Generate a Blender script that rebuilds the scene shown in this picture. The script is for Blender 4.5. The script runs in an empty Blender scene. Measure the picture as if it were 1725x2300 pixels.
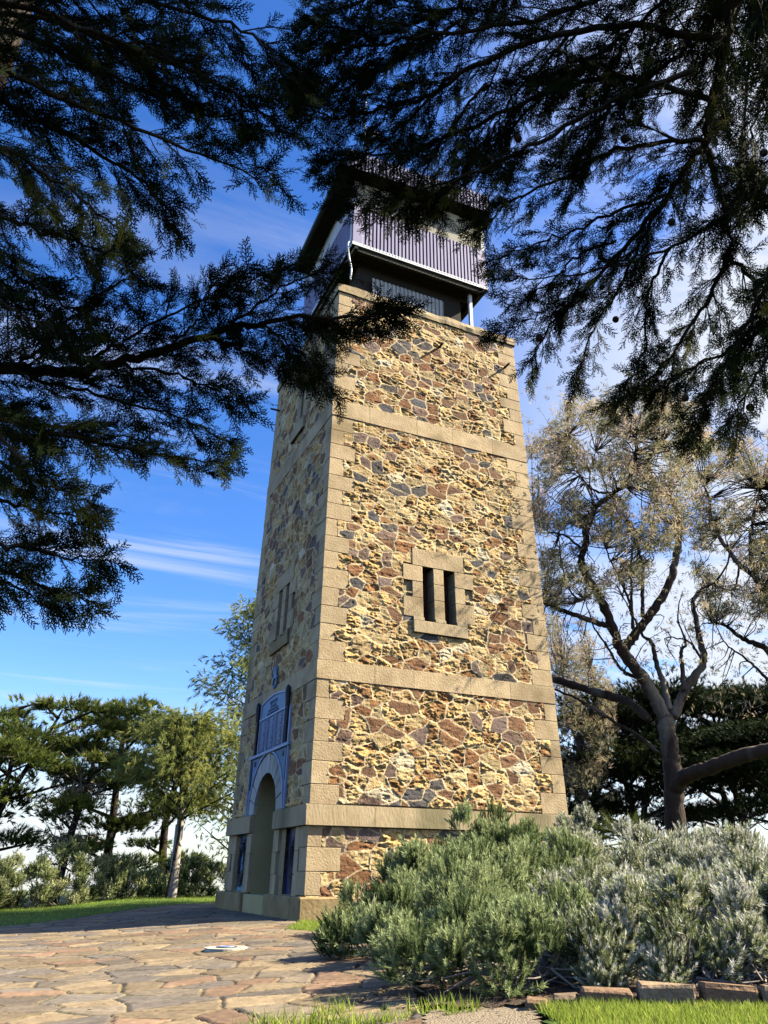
import bpy, math, random
import numpy as np
from mathutils import Matrix, Vector
sc = bpy.context.scene
COL = sc.collection
R_ = math.radians

# ------------------------------------------------------------------ camera
CAM = np.array([-5.329, -14.989, 0.80])
FWD = np.array([0.377390, 0.822081, 0.426333])
RGT = np.array([0.907277, -0.420465, 0.007644])
UPV = np.array([-0.185542, -0.383917, 0.904534])
FPX = 1725.0
cd = bpy.data.cameras.new('camera'); cam = bpy.data.objects.new('camera', cd); COL.objects.link(cam)
cd.sensor_fit = 'HORIZONTAL'; cd.sensor_width = 36.0; cd.lens = 36.0; cd.clip_end = 6000; cd.clip_start = 0.05
m = Matrix.Identity(4)
for i in range(3):
    m[i][0] = RGT[i]; m[i][1] = UPV[i]; m[i][2] = -FWD[i]; m[i][3] = CAM[i]
cam.matrix_world = m
sc.camera = cam

# ------------------------------------------------------------------ light
SUN_AZ = 68.0      # degrees from -y towards +x
SUN_EL = 41.0
sdir = np.array([math.sin(R_(SUN_AZ))*math.cos(R_(SUN_EL)), -math.cos(R_(SUN_AZ))*math.cos(R_(SUN_EL)), math.sin(R_(SUN_EL))])
ld = bpy.data.lights.new('sun', 'SUN'); ld.energy = 5.0; ld.angle = R_(0.53); ld.color = (1.0, 0.905, 0.735)
sun = bpy.data.objects.new('sun', ld); COL.objects.link(sun)
sun.rotation_euler = Vector(-sdir).to_track_quat('-Z', 'Y').to_euler()
sun.location = (20, -10, 30)
sc.view_settings.view_transform = 'Standard'
sc.view_settings.look = 'None'
sc.view_settings.exposure = 1.6
sc.view_settings.gamma = 1.0
sc.render.film_transparent = False
sc.cycles.max_bounces = 5
sc.cycles.diffuse_bounces = 0
sc.cycles.transmission_bounces = 3
sc.cycles.use_adaptive_sampling = True

W = bpy.data.worlds.new("World"); sc.world = W; W.use_nodes = True
nt = W.node_tree; N = nt.nodes; Lk = nt.links
for n in list(N): N.remove(n)
out = N.new('ShaderNodeOutputWorld'); bg = N.new('ShaderNodeBackground'); bg.inputs[1].default_value = 0.07
sky = N.new('ShaderNodeTexSky'); sky.sky_type = 'NISHITA'; sky.sun_disc = False
sky.sun_elevation = R_(SUN_EL); sky.sun_rotation = math.atan2(sdir[0], sdir[1])
sky.altitude = 200; sky.air_density = 1.0; sky.dust_density = 0.6; sky.ozone_density = 3.0
hs = N.new('ShaderNodeHueSaturation'); hs.inputs['Saturation'].default_value = 1.30; hs.inputs['Hue'].default_value = 0.512; hs.inputs['Value'].default_value = 1.36
Lk.new(sky.outputs[0], hs.inputs['Color'])
tc = N.new('ShaderNodeTexCoord')
def mth(op, a=None, b=None, va=0.0, vb=0.0, clamp=False):
    n = N.new('ShaderNodeMath'); n.operation = op; n.use_clamp = clamp
    for k, (s, v) in enumerate(((a, va), (b, vb))):
        if s is not None: Lk.new(s, n.inputs[k])
        else: n.inputs[k].default_value = v
    return n.outputs[0]
sx = N.new('ShaderNodeSeparateXYZ'); Lk.new(tc.outputs['Generated'], sx.inputs[0])
zc = mth('MAXIMUM', sx.outputs[2], None, vb=0.06)
px_ = mth('DIVIDE', sx.outputs[0], zc); py_ = mth('DIVIDE', sx.outputs[1], zc)
cmb = N.new('ShaderNodeCombineXYZ'); Lk.new(px_, cmb.inputs[0]); Lk.new(py_, cmb.inputs[1])
def noise(vec, rot, scale, sc3, detail, dist=0.0, rough=0.55):
    mp = N.new('ShaderNodeMapping'); mp.inputs['Rotation'].default_value = (0, 0, R_(rot)); mp.inputs['Scale'].default_value = sc3
    Lk.new(vec, mp.inputs[0])
    nz = N.new('ShaderNodeTexNoise'); nz.inputs['Scale'].default_value = scale; nz.inputs['Detail'].default_value = detail
    nz.inputs['Distortion'].default_value = dist; nz.inputs['Roughness'].default_value = rough
    Lk.new(mp.outputs[0], nz.inputs[0]); return nz.outputs[0]
def ramp(s, a, b):
    r = N.new('ShaderNodeMapRange'); r.interpolation_type = 'SMOOTHSTEP'
    r.inputs['From Min'].default_value = a; r.inputs['From Max'].default_value = b
    Lk.new(s, r.inputs['Value']); return r.outputs[0]
# thin streaked cirrus, broken by a larger patch noise
streak = ramp(noise(cmb.outputs[0], 24, 1.0, (0.55, 2.6, 1), 7, 0.6, 0.6), 0.46, 0.76)
patch = ramp(noise(cmb.outputs[0], 5, 0.55, (1, 1, 1), 3, 0.3), 0.36, 0.62)
cir = mth('MULTIPLY', streak, patch)
cir = mth('MULTIPLY', cir, None, vb=0.75)
# brighter broken cloud towards +x (behind the right hand trees)
azr = mth('SUBTRACT', mth('MULTIPLY', sx.outputs[0], None, vb=0.93), mth('MULTIPLY', sx.outputs[1], None, vb=0.33))
side = ramp(azr, 0.06, 0.50)
cum = ramp(noise(cmb.outputs[0], 0, 1.5, (1, 1.4, 1), 8, 0.2), 0.30, 0.50)
cum = mth('MULTIPLY', mth('MULTIPLY', cum, side), None, vb=0.92)
cl = mth('MAXIMUM', cir, cum)
# bright haze low over the horizon
hz = N.new('ShaderNodeMapRange'); hz.interpolation_type = 'SMOOTHERSTEP'
hz.inputs['From Min'].default_value = 0.0; hz.inputs['From Max'].default_value = 0.24
hz.inputs['To Min'].default_value = 0.9; hz.inputs['To Max'].default_value = 0.0
Lk.new(sx.outputs[2], hz.inputs['Value'])
hzn = mth('MULTIPLY', hz.outputs[0], ramp(noise(tc.outputs['Generated'], 0, 5.0, (1, 1, 2.5), 6, 0.3), 0.25, 0.62))
cl = mth('MAXIMUM', cl, hzn, clamp=True)
mx = N.new('ShaderNodeMix'); mx.data_type = 'RGBA'
Lk.new(cl, mx.inputs[0]); Lk.new(hs.outputs[0], mx.inputs[6]); mx.inputs[7].default_value = (4.4, 4.6, 4.9, 1)
Lk.new(mx.outputs[2], bg.inputs[0]); Lk.new(bg.outputs[0], out.inputs[0])

# ------------------------------------------------------------------ helpers
def ray(px, py):
    """pixel of the 1659x2212 view -> direction"""
    k = 1725/1659.0
    d = FWD + RGT*(px*k-862.5)/FPX - UPV*(py*k-1150)/FPX
    return d/np.linalg.norm(d)
def at(px, py, dist): return CAM + ray(px, py)*dist
def ath(px, py, dist):
    d = ray(px, py); return CAM + d*(dist/math.hypot(d[0], d[1]))
def gz(px, py, z=0.0):
    d = ray(px, py); return CAM + d*((z-CAM[2])/d[2])
def smooth(a, b, x):
    t = np.clip((x-a)/(b-a), 0, 1); return t*t*(3-2*t)
def H(x, y):
    """height of the land"""
    x = np.asarray(x, float); y = np.asarray(y, float)
    z = -0.25*smooth(0.2, 5.2, -x)
    r = np.hypot(x-2, y+2)
    far = np.maximum(r-30, 0)
    return z - 60*(1-np.exp(-(far/90.0)**1.6))
def hgt(x, y): return float(H(x, y))

_rt = np.random.RandomState(5).rand(65536)
def hsh(i, j, s=0): return _rt[(i.astype(np.int64)*7919 + j.astype(np.int64)*10473 + s*3571) % 65536]
def vnoise(x, y, s=0):
    i = np.floor(x); j = np.floor(y); fx = x-i; fy = y-j
    fx = fx*fx*(3-2*fx); fy = fy*fy*(3-2*fy)
    a = hsh(i, j, s); b = hsh(i+1, j, s); c = hsh(i, j+1, s); d = hsh(i+1, j+1, s)
    return a*(1-fx)*(1-fy)+b*fx*(1-fy)+c*(1-fx)*fy+d*fx*fy
def fbm(x, y, s=0, oct=4, g=0.5):
    v = 0; a = 1; t = 0
    for o in range(oct):
        v = v + a*vnoise(x*2**o+o*17.3, y*2**o+o*9.1, s+o); t += a; a *= g
    return v/t

def mesh_np(name, V, F, mat=None, parent=None, col=None, smooth_=False, tint=None):
    V = np.ascontiguousarray(V, np.float32); F = np.ascontiguousarray(F, np.int32)
    me = bpy.data.meshes.new(name); k = F.shape[1]
    me.vertices.add(len(V)); me.vertices.foreach_set('co', V.ravel())
    me.loops.add(F.size); me.loops.foreach_set('vertex_index', F.ravel())
    me.polygons.add(len(F)); me.polygons.foreach_set('loop_start', np.arange(0, F.size, k, dtype=np.int32))
    if smooth_: me.polygons.foreach_set('use_smooth', np.ones(len(F), bool))
    me.update(calc_edges=True)
    if col is not None:
        a = me.attributes.new('Col', 'FLOAT_COLOR', 'POINT')
        c4 = np.ones((len(V), 4), np.float32); c4[:, :3] = col; a.data.foreach_set('color', c4.ravel())
    if tint is not None:
        a = me.attributes.new('tint', 'FLOAT', 'POINT'); a.data.foreach_set('value', np.ascontiguousarray(tint, np.float32))
    o = bpy.data.objects.new(name, me); COL.objects.link(o)
    if mat: me.materials.append(mat)
    if parent: o.parent = parent; o.matrix_parent_inverse = parent.matrix_world.inverted() if False else Matrix.Translation(-Vector(parent.location))
    return o
class MB:
    """collects polygons of any size"""
    def __init__(s): s.v = []; s.f = []; s.n = 0
    def add(s, V, F):
        V = [tuple(map(float, p)) for p in V]
        s.v += V; s.f += [tuple(i+s.n for i in f) for f in F]; s.n += len(V)
    def box(s, lo, hi, fn=None, ch=0.0):
        lo = np.array(lo, float); hi = np.array(hi, float)
        if ch <= 0:
            V = [(x, y, z) for x in (lo[0], hi[0]) for y in (lo[1], hi[1]) for z in (lo[2], hi[2])]
            F = [(0, 1, 3, 2), (4, 6, 7, 5), (0, 4, 5, 1), (2, 3, 7, 6), (0, 2, 6, 4), (1, 5, 7, 3)]
        else:
            c = (lo+hi)/2; h = (hi-lo)/2; ch = min(ch, h.min()*0.45); V = []; idx = {}
            for sx_ in (-1, 1):
                for sy in (-1, 1):
                    for sz in (-1, 1):
                        for ax in range(3):
                            p = np.array([sx_, sy, sz])*(h-ch); p[ax] = np.array([sx_, sy, sz])[ax]*h[ax]
                            idx[(sx_, sy, sz, ax)] = len(V); V.append(tuple(c+p))
            F = []
            S4 = [(-1, -1), (1, -1), (1, 1), (-1, 1)]
            for ax in range(3):
                o1, o2 = [a for a in range(3) if a != ax]
                for sg in (-1, 1):
                    f = []
                    for a, b in S4:
                        k = [0, 0, 0]; k[ax] = sg; k[o1] = a; k[o2] = b; f.append(idx[(k[0], k[1], k[2], ax)])
                    F.append(tuple(f))
                for a, b in S4:
                    q = []
                    for sg, seq in ((-1, (o1, o2)), (1, (o2, o1))):
                        for axx in seq:
                            k = [0, 0, 0]; k[ax] = sg; k[o1] = a; k[o2] = b; q.append(idx[(k[0], k[1], k[2], axx)])
                    F.append(tuple(q))
            for sx_ in (-1, 1):
                for sy in (-1, 1):
                    for sz in (-1, 1): F.append(tuple(idx[(sx_, sy, sz, a)] for a in range(3)))
        if fn: V = [fn(*p) for p in V]
        s.add(V, F)
    def prism(s, poly, o0, o1, fn):
        n = len(poly)
        V = [fn(a, b, o0) for a, b in poly]+[fn(a, b, o1) for a, b in poly]
        F = [tuple(range(n-1, -1, -1)), tuple(range(n, 2*n))]+[(i, (i+1) % n, n+(i+1) % n, n+i) for i in range(n)]
        s.add(V, F)
    def tube(s, P, Rr, k=6, caps=True):
        P = np.array(P, float); n = len(P); Rr = np.broadcast_to(np.array(Rr, float), (n,))
        T = np.gradient(P, axis=0); T /= np.linalg.norm(T, axis=1)[:, None]+1e-12
        a = np.array([0, 0, 1.]) if abs(T[0][2]) < 0.9 else np.array([1., 0, 0])
        u = np.cross(T[0], a); u /= np.linalg.norm(u); V = []
        for i in range(n):
            u = u-T[i]*np.dot(u, T[i]); u /= np.linalg.norm(u)+1e-12; w = np.cross(T[i], u)
            for j in range(k):
                th = 2*math.pi*j/k; V.append(P[i]+Rr[i]*(math.cos(th)*u+math.sin(th)*w))
        F = [(i*k+j, i*k+(j+1) % k, (i+1)*k+(j+1) % k, (i+1)*k+j) for i in range(n-1) for j in range(k)]
        if caps: F += [tuple(range(k-1, -1, -1)), tuple(range((n-1)*k, n*k))]
        s.add(V, F)
    def build(s, name, mat, parent=None, smooth_=False):
        me = bpy.data.meshes.new(name); me.from_pydata(s.v, [], s.f)
        if smooth_: me.polygons.foreach_set('use_smooth', np.ones(len(me.polygons), bool))
        me.update()
        o = bpy.data.objects.new(name, me); COL.objects.link(o); me.materials.append(mat)
        if parent: o.parent = parent; o.matrix_parent_inverse = Matrix.Translation(-Vector(parent.location))
        return o
def tag(o, label, cat, group=None):
    o['label'] = label; o['category'] = cat
    if group: o['group'] = group
    return o
def kind(o, k): o['kind'] = k; return o
def empty(name, loc):
    o = bpy.data.objects.new(name, None); COL.objects.link(o); o.location = loc; o.empty_display_size = 0.2; return o
def catmull(P, n):
    P = np.array(P, float)
    if len(P) < 3:
        t = np.linspace(0, 1, n)[:, None]; return P[0]*(1-t)+P[-1]*t
    Q = np.vstack([2*P[0]-P[1], P, 2*P[-1]-P[-2]]); m_ = len(P)-1; o = []
    for q in np.linspace(0, m_-1e-6, n):
        i = int(q); t = q-i; a, b, c, d = Q[i:i+4]
        o.append(0.5*((2*b)+(-a+c)*t+(2*a-5*b+4*c-d)*t*t+(-a+3*b-3*c+d)*t**3))
    return np.array(o)

# ---- materials
def mat_base(name):
    mt = bpy.data.materials.new(name); mt.use_nodes = True; t = mt.node_tree
    p = t.nodes['Principled BSDF']; p.inputs['Specular IOR Level'].default_value = 0.3
    return mt, t, p
def mat_noise(name, c1, c2, scale=6, rough=0.85, bump=0.3, detail=8, c3=None, sc3=(1, 1, 1), bscale=None, metal=0.0, bdist=0.02, isl=0.0):
    mt, t, p = mat_base(name); n = t.nodes; l = t.links
    co = n.new('ShaderNodeTexCoord'); mp = n.new('ShaderNodeMapping'); mp.inputs['Scale'].default_value = sc3
    l.new(co.outputs['Object'], mp.inputs[0])
    nz = n.new('ShaderNodeTexNoise'); nz.inputs['Scale'].default_value = scale; nz.inputs['Detail'].default_value = detail; nz.inputs['Roughness'].default_value = 0.62
    l.new(mp.outputs[0], nz.inputs[0])
    r = n.new('ShaderNodeValToRGB'); r.color_ramp.elements[0].position = 0.32; r.color_ramp.elements[1].position = 0.68
    r.color_ramp.elements[0].color = (*c1, 1); r.color_ramp.elements[1].color = (*c2, 1)
    l.new(nz.outputs[0], r.inputs[0]); src = r.outputs[0]
    if c3:
        n2 = n.new('ShaderNodeTexNoise'); n2.inputs['Scale'].default_value = scale*0.23; n2.inputs['Detail'].default_value = 6; l.new(mp.outputs[0], n2.inputs[0])
        r2 = n.new('ShaderNodeValToRGB'); r2.color_ramp.elements[0].position = 0.52; r2.color_ramp.elements[1].position = 0.68; l.new(n2.outputs[0], r2.inputs[0])
        mm = n.new('ShaderNodeMix'); mm.data_type = 'RGBA'; l.new(r2.outputs[0], mm.inputs[0]); l.new(src, mm.inputs[6]); mm.inputs[7].default_value = (*c3, 1); src = mm.outputs[2]
    if isl:
        gi = n.new('ShaderNodeNewGeometry'); mr = n.new('ShaderNodeMapRange'); mr.inputs['To Min'].default_value = 1-isl; mr.inputs['To Max'].default_value = 1+isl
        l.new(gi.outputs['Random Per Island'], mr.inputs['Value']); vm = n.new('ShaderNodeVectorMath'); vm.operation = 'SCALE'
        l.new(src, vm.inputs[0]); l.new(mr.outputs[0], vm.inputs['Scale']); src = vm.outputs[0]
    l.new(src, p.inputs['Base Color']); p.inputs['Roughness'].default_value = rough; p.inputs['Metallic'].default_value = metal
    if bump:
        nb = n.new('ShaderNodeTexNoise'); nb.inputs['Scale'].default_value = bscale or scale*5; nb.inputs['Detail'].default_value = 6; l.new(mp.outputs[0], nb.inputs[0])
        b = n.new('ShaderNodeBump'); b.inputs['Strength'].default_value = bump; b.inputs['Distance'].default_value = bdist
        l.new(nb.outputs[0], b.inputs['Height']); l.new(b.outputs[0], p.inputs['Normal'])
    return mt
def mat_vcol(name, scale=14, rough=0.9, amt=0.35, bump=0.4, bdist=0.015):
    mt, t, p = mat_base(name); n = t.nodes; l = t.links
    a = n.new('ShaderNodeAttribute'); a.attribute_name = 'Col'
    co = n.new('ShaderNodeTexCoord'); nz = n.new('ShaderNodeTexNoise'); nz.inputs['Scale'].default_value = scale; nz.inputs['Detail'].default_value = 9; nz.inputs['Roughness'].default_value = 0.68
    l.new(co.outputs['Object'], nz.inputs[0])
    mr = n.new('ShaderNodeMapRange'); mr.inputs['From Min'].default_value = 0.3; mr.inputs['From Max'].default_value = 0.7
    mr.inputs['To Min'].default_value = 1-amt; mr.inputs['To Max'].default_value = 1+amt; l.new(nz.outputs[0], mr.inputs['Value'])
    vm = n.new('ShaderNodeVectorMath'); vm.operation = 'SCALE'; l.new(a.outputs['Color'], vm.inputs[0]); l.new(mr.outputs[0], vm.inputs['Scale'])
    l.new(vm.outputs[0], p.inputs['Base Color']); p.inputs['Roughness'].default_value = rough
    nb = n.new('ShaderNodeTexNoise'); nb.inputs['Scale'].default_value = scale*2.5; nb.inputs['Detail'].default_value = 7; l.new(co.outputs['Object'], nb.inputs[0])
    b = n.new('ShaderNodeBump'); b.inputs['Strength'].default_value = bump; b.inputs['Distance'].default_value = bdist
    l.new(nb.outputs[0], b.inputs['Height']); l.new(b.outputs[0], p.inputs['Normal'])
    return mt
def mat_leaf(name, stops, trans=0.3, rough=0.55, spec=0.12):
    """colour by the 'tint' attribute of each leaf, part of the light passing through"""
    mt, t, p = mat_base(name); n = t.nodes; l = t.links
    a = n.new('ShaderNodeAttribute'); a.attribute_name = 'tint'
    r = n.new('ShaderNodeValToRGB'); e = r.color_ramp.elements
    e[0].position = stops[0][0]; e[0].color = (*stops[0][1], 1); e[1].position = stops[-1][0]; e[1].color = (*stops[-1][1], 1)
    for q, c in stops[1:-1]: x = e.new(q); x.color = (*c, 1)
    l.new(a.outputs['Fac'], r.inputs[0]); l.new(r.outputs[0], p.inputs['Base Color']); p.inputs['Roughness'].default_value = rough; p.inputs['Specular IOR Level'].default_value = spec
    tr = n.new('ShaderNodeBsdfTranslucent'); l.new(r.outputs[0], tr.inputs[0])
    ms = n.new('ShaderNodeMixShader'); ms.inputs[0].default_value = trans
    l.new(p.outputs[0], ms.inputs[1]); l.new(tr.outputs[0], ms.inputs[2]); l.new(ms.outputs[0], n['Material Output'].inputs[0])
    return mt
def mat_plain(name, c, rough=0.6, metal=0.0, var=0.15):
    return mat_noise(name, tuple(x*(1-var) for x in c), tuple(min(1, x*(1+var)) for x in c), 5, rough, 0.08, metal=metal)

M = {}
M['rubble'] = mat_vcol('rubble_stone', 16, 0.9, 0.38, 0.7, 0.02)
M['paving'] = mat_vcol('flagstone', 11, 0.8, 0.38, 0.35, 0.008)
M['sandstone'] = mat_noise('dressed_sandstone', (.38, .275, .15), (.50, .385, .225), 3.5, 0.9, 0.4, c3=(.25, .185, .095), bscale=26, bdist=0.03, isl=.13)
M['sandstone_grey'] = mat_noise('weathered_sandstone', (.36, .27, .15), (.47, .37, .22), 2.6, 0.92, 0.5, c3=(.20, .17, .09), sc3=(1, 1, .35), bscale=22, bdist=0.02, isl=.10)
M['mossy'] = mat_noise('mossy_concrete', (.22, .16, .07), (.36, .26, .13), 2.4, 0.95, 0.6, c3=(.16, .14, .05), bscale=16)
M['plaster'] = mat_noise('cream_plaster', (.40, .33, .15), (.46, .39, .19), 1.4, 0.8, 0.12, bscale=30)
M['marble'] = mat_noise('pale_voussoir_stone', (.36, .35, .31), (.50, .48, .43), 3, 0.8, 0.3, c3=(.28, .27, .23), sc3=(1, 1, .3))
M['blue'] = mat_noise('blue_painted_metal', (.085, .15, .29), (.12, .20, .36), 2.5, 0.45, 0.05, c3=(.07, .17, .27), sc3=(1, 1, .35))
M['blue_dark'] = mat_noise('dark_blue_paint', (.008, .018, .10), (.02, .04, .17), 3, 0.4, 0.1, c3=(.01, .01, .05), sc3=(1, 1, .3))
M['blue_light'] = mat_noise('pale_blue_trim', (.26, .33, .50), (.36, .43, .58), 4, 0.45, 0.05)
M['bronze'] = mat_noise('dark_bronze', (.006, .008, .014), (.02, .024, .035), 8, 0.5, 0.3)
M['iron'] = mat_plain('rusty_iron', (.035, .022, .014), 0.8)
M['wood_dark'] = mat_noise('dark_red_timber', (.035, .010, .006), (.07, .02, .01), 9, 0.8, 0.2, sc3=(6, 6, 1))
M['lavender'] = mat_noise('lavender_steel', (.29, .26, .38), (.35, .32, .44), 1.3, 0.42, 0.04, sc3=(1, 1, .3))
M['white'] = mat_noise('white_painted_steel', (.66, .66, .64), (.78, .78, .76), 2, 0.5, 0.04, sc3=(1, 1, .3))
M['cream'] = mat_noise('cream_shutter', (.55, .49, .33), (.62, .56, .40), 2, 0.5, 0.04)
M['underside'] = mat_plain('dark_soffit', (.03, .025, .02), 0.9)
M['gutter'] = mat_plain('dark_gutter', (.035, .05, .06), 0.4)
M['bark'] = mat_noise('cypress_bark', (.022, .015, .010), (.055, .040, .028), 5, 0.95, 0.9, sc3=(3, 3, .5), bscale=18)
M['twig'] = mat_plain('cypress_twig', (.045, .032, .02), 0.95)
M['deadtwig'] = mat_plain('grey_dead_twig', (.30, .25, .20), 0.9, var=.3)
M['gumbark'] = mat_noise('gum_bark', (.035, .022, .015), (.085, .058, .042), 3.0, 0.85, 0.9, c3=(.48, .37, .26), sc3=(1, 1, .28), bscale=12, bdist=.05)
M['pole'] = mat_noise('weathered_pole', (.36, .31, .25), (.46, .41, .34), 5, 0.9, 0.4, sc3=(4, 4, .4))
M['soil'] = mat_noise('bark_mulch', (.045, .03, .02), (.13, .09, .06), 14, 0.97, 1.0, bscale=40, bdist=.05)
M['gravel'] = mat_noise('gravel_path', (.22, .17, .11), (.36, .29, .20), 40, 0.95, 1.0, bscale=70, bdist=.03)
M['land'] = mat_noise('dry_land', (.05, .075, .02), (.09, .11, .03), 0.9, 0.95, 0.5, c3=(.11, .10, .045), bscale=9)
M['turf'] = mat_noise('turf', (.05, .10, .012), (.09, .16, .02), 9, 0.95, 0.8, bscale=50)
M['cypress'] = mat_leaf('cypress_leaf', [(0, (.006, .010, .003)), (.6, (.016, .023, .007)), (1, (.26, .25, .05))], .2, .7, .03)  # golden top stop paints sunlit tips on chosen boughs
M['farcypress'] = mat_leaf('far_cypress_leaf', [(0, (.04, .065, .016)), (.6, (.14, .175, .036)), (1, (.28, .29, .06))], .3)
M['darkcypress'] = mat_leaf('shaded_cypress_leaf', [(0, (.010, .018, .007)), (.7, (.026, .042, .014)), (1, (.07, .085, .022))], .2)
M['casuarina'] = mat_leaf('casuarina_needle', [(0, (.14, .18, .06)), (.5, (.32, .36, .10)), (1, (.48, .48, .14))], .5)
M['gumleaf'] = mat_leaf('gum_leaf', [(0, (.12, .13, .07)), (.4, (.30, .28, .15)), (.75, (.50, .39, .25)), (1, (.68, .50, .43))], .45, .5)
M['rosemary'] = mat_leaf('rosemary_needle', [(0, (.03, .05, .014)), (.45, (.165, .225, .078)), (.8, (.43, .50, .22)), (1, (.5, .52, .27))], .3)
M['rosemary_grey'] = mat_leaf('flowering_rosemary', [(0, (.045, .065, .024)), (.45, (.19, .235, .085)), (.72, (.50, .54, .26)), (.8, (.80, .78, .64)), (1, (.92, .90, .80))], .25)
M['hedge'] = mat_leaf('hedge_needle', [(0, (.08, .11, .035)), (.5, (.34, .40, .14)), (1, (.72, .70, .36))], .35)
M['grassblade'] = mat_leaf('grass_blade', [(0, (.12, .19, .02)), (.6, (.34, .44, .06)), (1, (.55, .55, .14))], .4)

def tile(tv, tf, Mx, loc):
    """copies of a small template (verts, tris) under (n,3,3) frames and (n,3) places"""
    n = len(loc); V = np.einsum('nij,vj->nvi', Mx, tv)+loc[:, None, :]
    F = tf[None]+(np.arange(n)*len(tv))[:, None, None]
    return V.reshape(-1, 3), F.reshape(-1, tf.shape[1])
def frames(D, size, rng, up=None, roll=None):
    """frames whose x axis is D; y/z at a random or given roll"""
    D = D/(np.linalg.norm(D, axis=1)[:, None]+1e-9)
    a = np.where(np.abs(D[:, 2:3]) < 0.95, np.array([[0, 0, 1.]]), np.array([[1., 0, 0]]))
    y = np.cross(a, D); y /= np.linalg.norm(y, axis=1)[:, None]; z = np.cross(D, y)
    if roll is None: roll = rng.uniform(0, 2*math.pi, len(D))
    c = np.cos(roll)[:, None]; s = np.sin(roll)[:, None]
    y2 = y*c+z*s; z2 = -y*s+z*c
    return np.stack([D, y2, z2], axis=2)*np.asarray(size).reshape(-1, 1, 1)
def unit(v): return v/(np.linalg.norm(v, axis=-1, keepdims=True)+1e-9)

# ---- leaf templates, all along +x, unit length
def T_spray(rng, nb=13, leaf=4):
    V = []; F = []
    def tri(a, b, c): F.append((len(V), len(V)+1, len(V)+2)); V.extend([a, b, c])
    tri((0, -.014, 0), (0, .014, 0), (1, 0, 0))
    for i in range(nb):
        t = 0.08+0.86*i/nb; s = 1 if i % 2 else -1; L = 0.46*(1-0.62*t)*rng.uniform(.7, 1.15)
        an = R_(rng.uniform(28, 48))*s; zz = rng.uniform(-.35, .35)
        d = np.array([math.cos(an), math.sin(an), zz]); d /= np.linalg.norm(d); p = np.array([t, 0, 0])
        q = np.array([-d[1], d[0], 0])
        tri(p-q*.020, p+q*.020, p+d*L)
        for k in range(leaf):
            tt = (k+.6)/(leaf+.4); b = p+d*L*tt; s2 = 1 if k % 2 else -1; a2 = an+R_(38)*s2
            e = np.array([math.cos(a2), math.sin(a2), zz+rng.uniform(-.3, .3)]); l2 = L*.42*(1-.35*tt)
            q2 = np.array([-e[1], e[0], 0]); tri(b-q2*.024, b+q2*.024, b+e*l2)
    return np.array(V, float), np.array(F)
def T_tuft(rng, n=14, w=.07, spread=45):
    V = []; F = []
    for i in range(n):
        a = rng.uniform(0, 2*math.pi); b = R_(rng.uniform(0, spread)); o = rng.uniform(0, .45)
        d = np.array([math.cos(b), math.sin(b)*math.cos(a), math.sin(b)*math.sin(a)])
        q = np.cross(d, unit(rng.normal(size=3))); q /= np.linalg.norm(q)
        p = np.array([o, 0, 0]); L = rng.uniform(.4, 1)*(1-o*.5)
        F.append((len(V), len(V)+1, len(V)+2)); V += [p-q*w, p+q*w, p+d*L]
    return np.array(V, float), np.array(F)
def T_rosemary(rng, n=48, nl=.25, w=.030):
    V = [(0, -.010, 0), (0, .010, 0), (1, 0, 0)]; F = [(0, 1, 2)]
    for i in range(n):
        t = .12+.86*(i/n); a = i*2.4+rng.uniform(-.3, .3); b = R_(rng.uniform(40, 75))*(1-.45*t)
        d = np.array([math.cos(b), math.sin(b)*math.cos(a), math.sin(b)*math.sin(a)])
        q = np.cross(d, (1, 0, 0)); q /= np.linalg.norm(q)+1e-9; p = np.array([t, 0, 0]); L = nl*rng.uniform(.7, 1.2)
        F.append((len(V), len(V)+1, len(V)+2)); V += [tuple(p-q*w), tuple(p+q*w), tuple(p+d*L)]
    return np.array(V, float), np.array(F)
def T_gum(rng, n=9):
    """a drooping cluster of narrow leaves; x axis points along the twig"""
    V = []; F = []
    for i in range(n):
        p = np.array([rng.uniform(0, .8), rng.normal()*.12, rng.normal()*.12])
        d = unit(np.array([rng.normal()*.45, rng.normal()*.45, -1.0])); q = unit(np.cross(d, rng.normal(size=3)))
        L = rng.uniform(.35, .6); w = L*.075; k = len(V)
        V += [p, p+d*L*.45+q*w, p+d*L, p+d*L*.45-q*w]; F += [(k, k+1, k+2), (k, k+2, k+3)]
    return np.array(V, float), np.array(F)

# ================================================================== land
g = np.sinh(np.linspace(-1, 1, 190)*8.2)/math.sinh(8.2)*3200
gx, gy = np.meshgrid(g+1.0, g+2.0, indexing='ij')
Z = H(gx, gy)-0.035-0.03*smooth(0, 1, fbm(gx*.4, gy*.4, 3))
idx = np.arange(190*190).reshape(190, 190)
Fq = np.stack([idx[:-1, :-1], idx[1:, :-1], idx[1:, 1:], idx[:-1, 1:]], -1).reshape(-1, 4)
kind(mesh_np('ground', np.stack([gx, gy, Z], -1).reshape(-1, 3), Fq, M['land'], smooth_=True), 'structure')

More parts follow.
